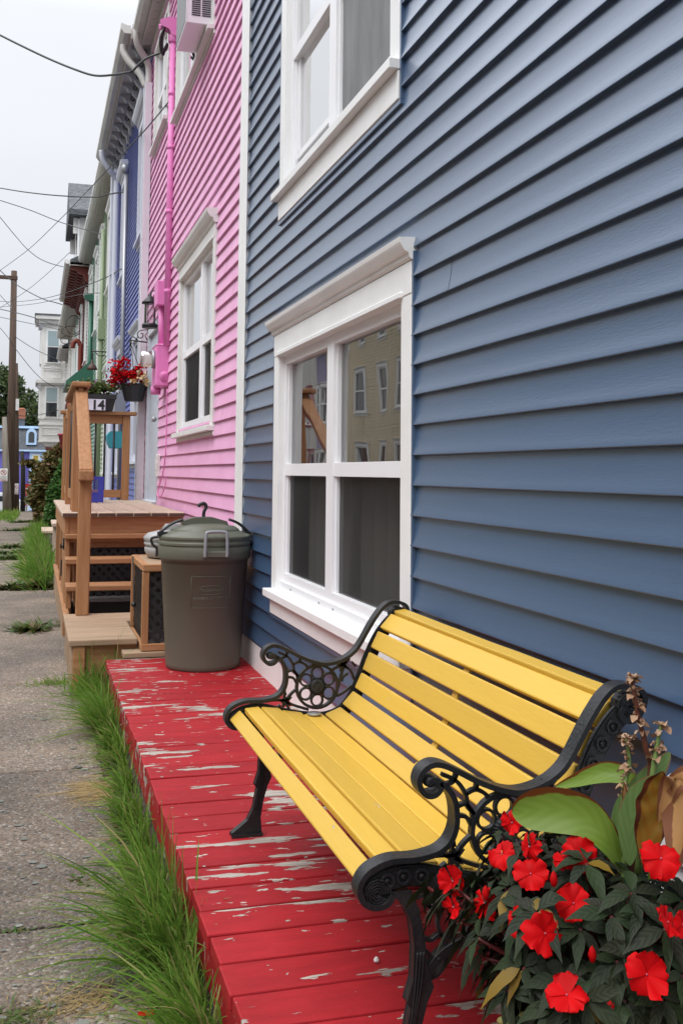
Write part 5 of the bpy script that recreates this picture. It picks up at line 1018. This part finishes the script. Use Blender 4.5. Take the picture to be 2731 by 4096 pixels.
# ------------------------------------------------------------------ shrubs, tree, poles, car, wires
rt = random.Random(11)
def crown(n, blobs, size, R=rt):
    q = MB(); tot = sum(b[2] for b in blobs)
    for _ in range(n):
        t = R.uniform(0, tot)
        for c, r, w in blobs:
            t -= w
            if t <= 0: break
        d = Vector((R.gauss(0,1), R.gauss(0,1), R.gauss(0,1))).normalized(); p = Vector(c)+Vector((d.x*r[0], d.y*r[1], d.z*r[2]))*R.uniform(.45,1.0)**.6
        o = Vector((R.uniform(-1,1), R.uniform(-1,1), R.uniform(-.5,1))).normalized(); s = size*R.uniform(.6,1.3)
        q.leaf([p, p+o*s*.35, p+o*s*.7+Vector((0,0,-.05*s)), p+o*s], o.orthogonal(), s*.55, fold=.2)
    return q
t = thing('green_shrub', 'dense bright green conifer shrub just beyond the wooden porch', 'shrub', (-.7,27,-.4))
crown(9000, [((-.60,27,.35),(.36,.6,.75),5),((-.45,27,.95),(.30,.5,.6),3),((-.70,26.8,.0),(.30,.6,.5),2.5),((-.36,27.2,1.35),(.2,.35,.35),1)], .095).build('crown', leafmat('conifer_leaf', [(.025,.07,.012),(.04,.10,.016),(.055,.12,.02)], .55, trans=.15), t)
m = MB(); m.tube([(-.6,27,-.45),(-.58,27,.3),(-.5,27,1.0)], [.07,.05,.02], 7); m.build('trunk', POLEW, t)
t = thing('browning_shrub', 'loose rust tipped shrub between the utility poles and green shrub', 'shrub', (-1.1,32,-.5))
crown(6000, [((-1.0,32,.85),(.38,.6,.5),4),((-.70,32,1.35),(.34,.5,.38),2),((-1.15,32,.35),(.30,.5,.4),2),((-.9,31.8,-.1),(.35,.6,.4),2.5),((-1.42,32,1.32),(.20,.25,.06),.5),((-.5,32,1.65),(.25,.3,.25),1)], .13).build('crown', leafmat('rusty_leaf', [(.07,.09,.02),(.12,.10,.03),(.16,.10,.035),(.05,.08,.02),(.20,.11,.06)], .55, trans=.2), t)
m = MB()
for a in range(5): m.tube([(-.95+.03*a,32,-.55),(-1.0+.07*a,32,.3),(-1.15+.17*a,32,1.2)], [.03,.02,.008], 6)
m.build('trunk', POLEW, t)
t = thing('street_tree', 'tall dark leafy tree rising behind the lilac mansard house', 'tree', (-6,95,-1.7))
crown(14000, [((-5.2,95,7.6),(2.6,3,2.8),5),((-2.6,96,5.6),(2.2,3,2.8),4),((-4.6,95,4.0),(3.6,3,2.4),4),((-1.0,96,4.2),(1.9,2,2.4),2.5),((-8,95,6),(2.6,3,3),3),((-6.2,95,9.4),(1.3,1.6,1.3),1.2),((-3.6,95,8.6),(1.2,1.4,1.1),1)], .40).build('crown', leafmat('tree_leaf', [(.028,.048,.012),(.045,.07,.018),(.06,.085,.025),(.03,.05,.02)], .6, trans=.12), t)
m = MB(); m.tube([(-4.8,95,-1.8),(-4.7,95,2),(-4.9,95,6)], [.4,.32,.15], 9)
for e in ((-2.5,95,6),(-7.5,95,6.5),(-5,96,9),(-3.6,94.5,8)): m.tube([(-4.7,95,2.4),((e[0]-4.7)/2,95,(e[2]+2.4)/2+.4),e], [.2,.12,.04], 7)
m.build('trunk', POLEW, t)
t = thing('utility_pole', 'tall dark brown wooden utility pole with crossarm, thickest of the poles', 'pole', (-2.28,48,-.6))
m = MB(); m.tube([(-2.26,48,-.8),(-2.31,48,4),(-2.38,48,9.9)], [.21,.17,.125], 14); m.build('shaft', POLEW, t)
m = MB(); m.box(-4.6, -2.22, 47.86, 47.98, 9.5, 9.66); m.build('crossarm', POLEW, t); m = MB(); m.beam((-3.6,47.9,9.5), (-2.4,47.9,8.2), .05, .03); m.build('brace', GREYM, t)
t = thing('utility_pole', 'slim brown utility pole carrying grey box, just right of the tall pole', 'pole', (-2.1,52,-.8)); t2_ = t
m = MB(); m.tube([(-2.04,52,-1.1),(-2.16,52,3),(-2.25,52,6.2)], [.15,.13,.085], 12); m.build('shaft', POLEW, t)
m = MB(); m.box(-2.36, -2.06, 51.8, 51.9, 3.95, 4.5); m.build('equipment_box', OFFWH, t)
t = thing('utility_pole', 'short grey leaning weathered pole with rusty base left of the tall pole', 'pole', (-2.35,44,-.5))
m = MB(); m.tube([(-2.25,44,-.75),(-2.34,44,.8),(-2.48,44,3.25)], [.19,.15,.09], 12); m.build('shaft', POLEG, t)
t = thing('utility_pole', 'shortest dark wooden post stub close behind slim utility pole', 'pole', (-1.8,53,-.8))
m = MB(); m.tube([(-1.75,53,-1.2),(-1.80,53,1.2),(-1.88,53,2.05)], [.12,.11,.085], 10); m.build('shaft', mat('tarred_post', (.03,.026,.024), .85), t)
def park(name, x, y, z, label, w=.30, h=.50):
    s = thing(name, label, 'sign', (x, y, z), 'parking signs')
    q = MB(); q.box(x-w/2, x+w/2, y-.005, y, z, z+h); q.build('plate', WHITE, s)
    q = MB(); cx, cz = x, z+h*.68; q.ribbon([(cx+.10*math.cos(i*PI/12), cz+.10*math.sin(i*PI/12)) for i in range(24)], .022, y-.009, y-.0055, closed=True); q.beam((cx-.07,y-.0075,cz+.07), (cx+.07,y-.0075,cz-.07), .022, .003, up=(0,1,0)); q.build('ring', mat('sign_red', (.40,.02,.02), .5) if 'sign_red' not in bpy.data.materials else bpy.data.materials['sign_red'], s)
    X = Matrix.Rotation(PI/2, 4, 'X')
    text_mesh('P', .15, .0005, Matrix.Translation((cx, y-.0065, cz-.052)) @ X, 'letter', BLACK, s)
    for k, tx in enumerate(('DONT', 'BLOCK')): text_mesh(tx, .075, .0005, Matrix.Translation((x, y-.0065, z+h*.27-k*.068)) @ X, 'wording', BLACK, s)
    q = MB(); q.box(x-w/2+.03, x+w/2-.03, y-.0075, y-.0055, z+.02, z+.05); q.build('bar', bpy.data.materials['sign_red'], s)
park('parking_sign', -2.44, 43.8, .69, 'no parking sign on the grey leaning pole')
park('parking_sign', -2.10, 51.8, .0, 'lower no parking sign on the slim brown pole', .26, .5)
ss = thing('stop_sign', 'red stop sign peeking from behind the shortest post at the corner', 'sign', (-1.62,58,-1.2))
m = MB(); m.prism([(-1.62+.33*math.cos(PI/8+i*PI/4), .1+.33*math.sin(PI/8+i*PI/4)) for i in range(8)], 58, 58.02); m.build('plate', bpy.data.materials['sign_red'], ss)
m = MB(); m.tube([(-1.62,58.05,-1.7),(-1.62,58.05,.4)], .03, 8); m.build('post', GREYM, ss)
text_mesh('STOP', .26, .001, Matrix.Translation((-1.62,57.996,.005)) @ Matrix.Rotation(PI/2, 4, 'X'), 'lettering', WHITE, ss)
# parked car on the cross street
ca = thing('parked_car', 'white hatchback parked on cross street in front of the lilac house', 'car', (-3.2,66,-1.74))
CARW = mat('white_car_paint', (.72,.73,.76), .2, spec=.7); X0 = -5.6; prof = [(0,.35),(.02,.75),(.15,.95),(.75,1.02),(1.35,1.40),(2.3,1.47),(3.1,1.36),(3.55,.98),(3.9,.9),(3.98,.6),(3.95,.32),(3.45,.25),(3.3,.55),(3.05,.65),(2.8,.55),(2.68,.25),(1.15,.25),(1.0,.55),(.78,.65),(.52,.55),(.4,.28)]
m = MB(); m.prism([(X0+a, -1.74+b) for a, b in prof], 65.1, 66.8); m.build('body', CARW, ca, bev=.06, seg=3)
m = MB(); m.prism([(X0+a, -1.74+b) for a, b in ((.95,1.04),(1.42,1.34),(2.0,1.38),(2.0,1.03))], 65.085, 65.099); m.prism([(X0+a, -1.74+b) for a, b in ((2.1,1.03),(2.1,1.38),(2.95,1.30),(3.3,1.03))], 65.085, 65.099); m.build('side_window', DARKG, ca)
for a in (.78, 3.05):
    m = MB(); m.lathe([(.0,-.1),(.3,-.1),(.31,.1),(.0,.1)], (X0+a,65.2,-1.44), 20, 'y', cap=False); w_ = m.build('wheel', BLACK, ca); m = MB(); m.lathe([(.0,-.115),(.19,-.11),(.2,-.09)], (X0+a,65.2,-1.44), 16, 'y', cap=False); m.build('rim', GREYM, w_)
m = MB(); m.box(X0+3.8, X0+3.97, 65.07, 65.2, -.96, -.82); m.build('tail_light', bpy.data.materials['sign_red'], ca)
yp = thing('yellow_planter', 'yellow tub planter with purple flowers at the lilac house doorstep', 'planter', (-2.0,74,-1.74))
m = MB(); m.lathe([(.0,-1.50),(.14,-1.50),(.2,-1.1),(.22,-1.1),(.22,-1.05),(.0,-1.06)], (-1.92,74,0), 14, cap=False); m.build('tub', mat('yellow_tub', (.55,.36,.02), .5), yp)
scatter_plant(yp, 'flowers', blob(60,(-1.92,74,-.92),(.24,.2,.16)), leafmat('planter_mix', [(.06,.09,.03),(.12,.04,.14),(.08,.1,.03)], .5), .12, False, rt)
ws_ = thing('wooden_step', 'small pale plank step in the grass beyond the wooden porch', 'step', (-1.0,20,-.3))
pieces('tread', PALEY, ws_, [(-1.10, -.80, 20.2, 21.6, -.035, .01)]); pieces('leg', PALEY, ws_, [(-1.04, -.98, 20.4, 20.46, -.4, -.036), (-1.04, -.98, 21.4, 21.46, -.4, -.036)])
ws_ = thing('wooden_step', 'second plank step, nearer the porch and higher up', 'step', (-.9,16.5,-.3))
pieces('tread', PALEY, ws_, [(-.99, -.6, 16.0, 17.2, .30, .35)]); pieces('leg', PALEY, ws_, [(-.96, -.9, 16.1, 16.16, -.4, .299), (-.96, -.9, 17.0, 17.06, -.4, .299)])
def wire(pts, r, label, m_=None):
    P = crom(pts, 6); q = MB(); q.tube(P, r, 5); tag(q.build('overhead_wire', m_ or CABLE), label, 'wire', 'overhead wires')
wire([(-1.831, 13.5, 6.566), (-1.551, 13.2, 6.337), (-1.236, 12.9, 6.102), (-0.935, 12.5, 5.854), (-0.717, 12.2, 5.696), (-0.521, 11.7, 5.545), (-0.369, 11.2, 5.413)], 0.014, 'thick black service cable from the pink weatherhead, topmost of the wires')
wire([(-2.061, 21.0, 6.564), (-1.572, 19.5, 6.138), (-1.023, 18.0, 5.737), (-0.465, 16.8, 5.453), (-0.271, 16.2, 5.364), (-0.05, 15.6, 5.27)], 0.011, 'black cable to the violet house mast, second highest at left')
wire([(-2.282, 27.0, 7.81), (-1.551, 26.0, 7.381), (-0.89, 25.0, 6.92), (-0.353, 23.5, 6.436), (-0.003, 21.5, 5.897)], 0.011, 'black cable sagging onto the pale green house gutter, third at left')
wire([(-2.482, 34.0, 7.319), (-1.598, 30.0, 7.232), (-0.904, 24.0, 6.699), (-0.536, 18.5, 5.959), (-0.264, 14.5, 5.433), (-0.103, 12.2, 5.143), (-0.024, 10.6, 4.933)], 0.008, 'long thin wire rising diagonally to the pink mast')
wire([(-2.533, 34.0, 9.022), (-2.069, 34.0, 8.478), (-1.66, 33.5, 7.944), (-1.22, 33.0, 7.547), (-0.643, 32.0, 7.194), (-0.256, 31.0, 7.016)], 0.012, 'black cable falling steeply from upper left to the dormer')
wire([(-2.868, 46.0, 7.925), (-1.949, 44.0, 8.256), (-1.155, 42.0, 8.624), (-0.235, 38.0, 8.909)], 0.009, 'very thin wire rising steeply behind the tall pole')
wire([(-2.953, 47.0, 9.721), (-2.225, 46.0, 8.962), (-1.217, 42.0, 7.805), (-0.665, 38.0, 7.022), (-0.264, 34.0, 6.282)], 0.02, 'heavy cable passing the top of the tall pole and dropping to oxblood eaves')
wire([(-2.664, 40.0, 7.286), (-2.038, 38.0, 6.991), (-1.187, 33.0, 6.352), (-0.612, 27.0, 5.592), (-0.175, 20.0, 4.705), (-0.067, 15.8, 4.157)], 0.009, 'thin wire rising to the violet house conduit')
wire([(-2.919, 47.5, 8.103), (-1.71, 44.0, 7.37), (-0.492, 37.0, 6.045)], 0.02, 'heavy cable below the crossarm running to the mint house')
wire([(-2.908, 47.5, 7.753), (-1.362, 45.0, 7.154), (-0.471, 42.0, 6.599)], 0.013, 'thin cable under the heavy one to the cream house')
wire([(-2.292, 47.9, 7.001), (-1.624, 47.5, 6.531), (-1.093, 47.0, 6.213), (-0.267, 46.0, 5.764)], 0.014, 'cable from mid height of tall pole to grey house')
wire([(-2.278, 47.9, 6.515), (-1.549, 48.2, 5.634), (-0.999, 48.6, 5.141), (-0.467, 49.0, 4.886)], 0.014, 'cable slanting down past the white bay window')
wire([(-3.216, 60.0, 5.282), (-2.043, 60.0, 5.358), (-0.989, 60.0, 5.473)], 0.016, 'level grey wire in front of the dark tree')
wire([(-2.772, 47.0, 3.77), (-2.329, 48.0, 3.598), (-1.761, 49.0, 3.552), (-1.158, 49.6, 3.642), (-0.281, 49.8, 3.903)], 0.014, 'sagging pair of wires in front of brick chimney')
wire([(-2.658, 40.0, 7.074), (-1.452, 34.0, 6.329), (-0.678, 29.0, 5.767), (-0.251, 25.0, 5.255), (-0.041, 21.2, 4.662)], 0.008, 'thin wire sagging from left edge to sage conduit')
wire([(-2.877, 47.0, 7.23), (-2.565, 47.2, 6.891), (-2.271, 47.6, 6.482)], 0.012, 'drooping loop of wire hanging beside the tall pole transformer')
for P_ in [[(-0.09, 32.0, 5.303), (-0.191, 32.05, 5.197), (-0.324, 32.1, 5.192), (-0.435, 32.15, 5.293), (-0.484, 32.2, 5.463), (-0.449, 32.25, 5.642), (-0.344, 32.3, 5.763), (-0.207, 32.35, 5.782), (-0.091, 32.4, 5.694)], [(-0.113, 31.0, 5.104), (-0.205, 31.05, 5.032), (-0.358, 31.1, 5.003), (-0.514, 31.15, 5.028), (-0.613, 31.2, 5.102), (-0.617, 31.25, 5.198), (-0.523, 31.3, 5.283), (-0.366, 31.35, 5.327), (-0.205, 31.4, 5.314)], [(-0.225, 34.0, 5.222), (-0.277, 34.05, 5.157), (-0.379, 34.1, 5.126), (-0.489, 34.15, 5.143), (-0.566, 34.2, 5.203), (-0.58, 34.25, 5.287), (-0.525, 34.3, 5.364), (-0.421, 34.35, 5.408), (-0.307, 34.4, 5.404)]]: q = MB(); q.tube(crom(P_, 4), .012, 5); tag(q.build('cable_loop', CABLE), 'tangled loop of black cable hanging under the red eaves', 'cable', 'cable loops under the eaves')
# ------------------------------------------------------------------ sky, sun, camera
w = bpy.data.worlds.new('World'); bpy.context.scene.world = w; w.use_nodes = True; nt = w.node_tree; N = nt.nodes; L = nt.links
bg_ = N['Background']; sky = N.new('ShaderNodeTexSky'); sky.sky_type = 'NISHITA'; sky.sun_disc = False; sky.sun_elevation = math.radians(55); sky.sun_rotation = math.radians(235); sky.dust_density = 4
hs = N.new('ShaderNodeHueSaturation'); hs.inputs['Saturation'].default_value = .22; L.new(sky.outputs[0], hs.inputs['Color'])
tc = N.new('ShaderNodeTexCoord'); sp = N.new('ShaderNodeSeparateXYZ'); L.new(tc.outputs['Generated'], sp.inputs[0])
rm = N.new('ShaderNodeValToRGB'); e = rm.color_ramp.elements; e[0].position = 0; e[0].color = (5.6,5.85,6.3,1); e[1].position = .9; e[1].color = (24,24.3,24.8,1)
q = e.new(.15); q.color = (6.3,6.55,7.0,1); q = e.new(.40); q.color = (7.6,7.8,8.2,1); q = e.new(.52); q.color = (16.4,17.2,18.6,1); L.new(sp.outputs[2], rm.inputs[0])
nz = N.new('ShaderNodeTexNoise'); nz.inputs['Scale'].default_value = 2.2; nz.inputs['Detail'].default_value = 6; mp = N.new('ShaderNodeMapping'); mp.inputs['Scale'].default_value = (1,1,2.2); L.new(tc.outputs['Generated'], mp.inputs[0]); L.new(mp.outputs[0], nz.inputs['Vector'])
mr = N.new('ShaderNodeMapRange'); mr.inputs['To Min'].default_value = .90; mr.inputs['To Max'].default_value = 1.10; L.new(nz.outputs['Fac'], mr.inputs[0])
vm = N.new('ShaderNodeVectorMath'); vm.operation = 'SCALE'; L.new(rm.outputs[0], vm.inputs[0]); L.new(mr.outputs[0], vm.inputs['Scale'])
mx = N.new('ShaderNodeMixRGB'); mx.inputs[0].default_value = .82; L.new(hs.outputs[0], mx.inputs[1]); L.new(vm.outputs[0], mx.inputs[2])
L.new(mx.outputs[0], bg_.inputs['Color']); bg_.inputs['Strength'].default_value = .11
sun = bpy.data.lights.new('sun', 'SUN'); sun.energy = 1.25; sun.angle = math.radians(28); sun.color = (1,.985,.96); so = bpy.data.objects.new('sun', sun); C.objects.link(so)
d = Vector((-.62,-.38,1.05)).normalized(); so.rotation_euler = d.to_track_quat('Z', 'Y').to_euler()
cam = bpy.data.cameras.new('camera'); co = bpy.data.objects.new('camera', cam); C.objects.link(co); bpy.context.scene.camera = co
yaw, pit, rol = math.radians(16.21498512), math.radians(3.97960143), math.radians(-.53065168)
fw = Vector((math.sin(yaw)*math.cos(pit), math.cos(yaw)*math.cos(pit), math.sin(pit))); rt_ = Vector((math.cos(yaw), -math.sin(yaw), 0)); up = rt_.cross(fw)
c_, s_ = math.cos(rol), math.sin(rol); R_ = rt_*c_ - up*s_; U_ = up*c_ + rt_*s_
co.matrix_world = Matrix(((R_.x,U_.x,-fw.x,-1.2528),(R_.y,U_.y,-fw.y,0),(R_.z,U_.z,-fw.z,1.12),(0,0,0,1)))
cam.sensor_fit = 'VERTICAL'; cam.sensor_height = 36; cam.lens = 4192.08/4096*36; cam.shift_y = -(2048-1601.66)/4096; cam.clip_end = 3000
sc = bpy.context.scene; sc.view_settings.view_transform = 'Standard'; sc.view_settings.look = 'None'; sc.view_settings.exposure = .32; sc.view_settings.gamma = 1; sc.view_settings.use_curve_mapping = False
sc.cycles.max_bounces = 8; sc.cycles.transparent_max_bounces = 12
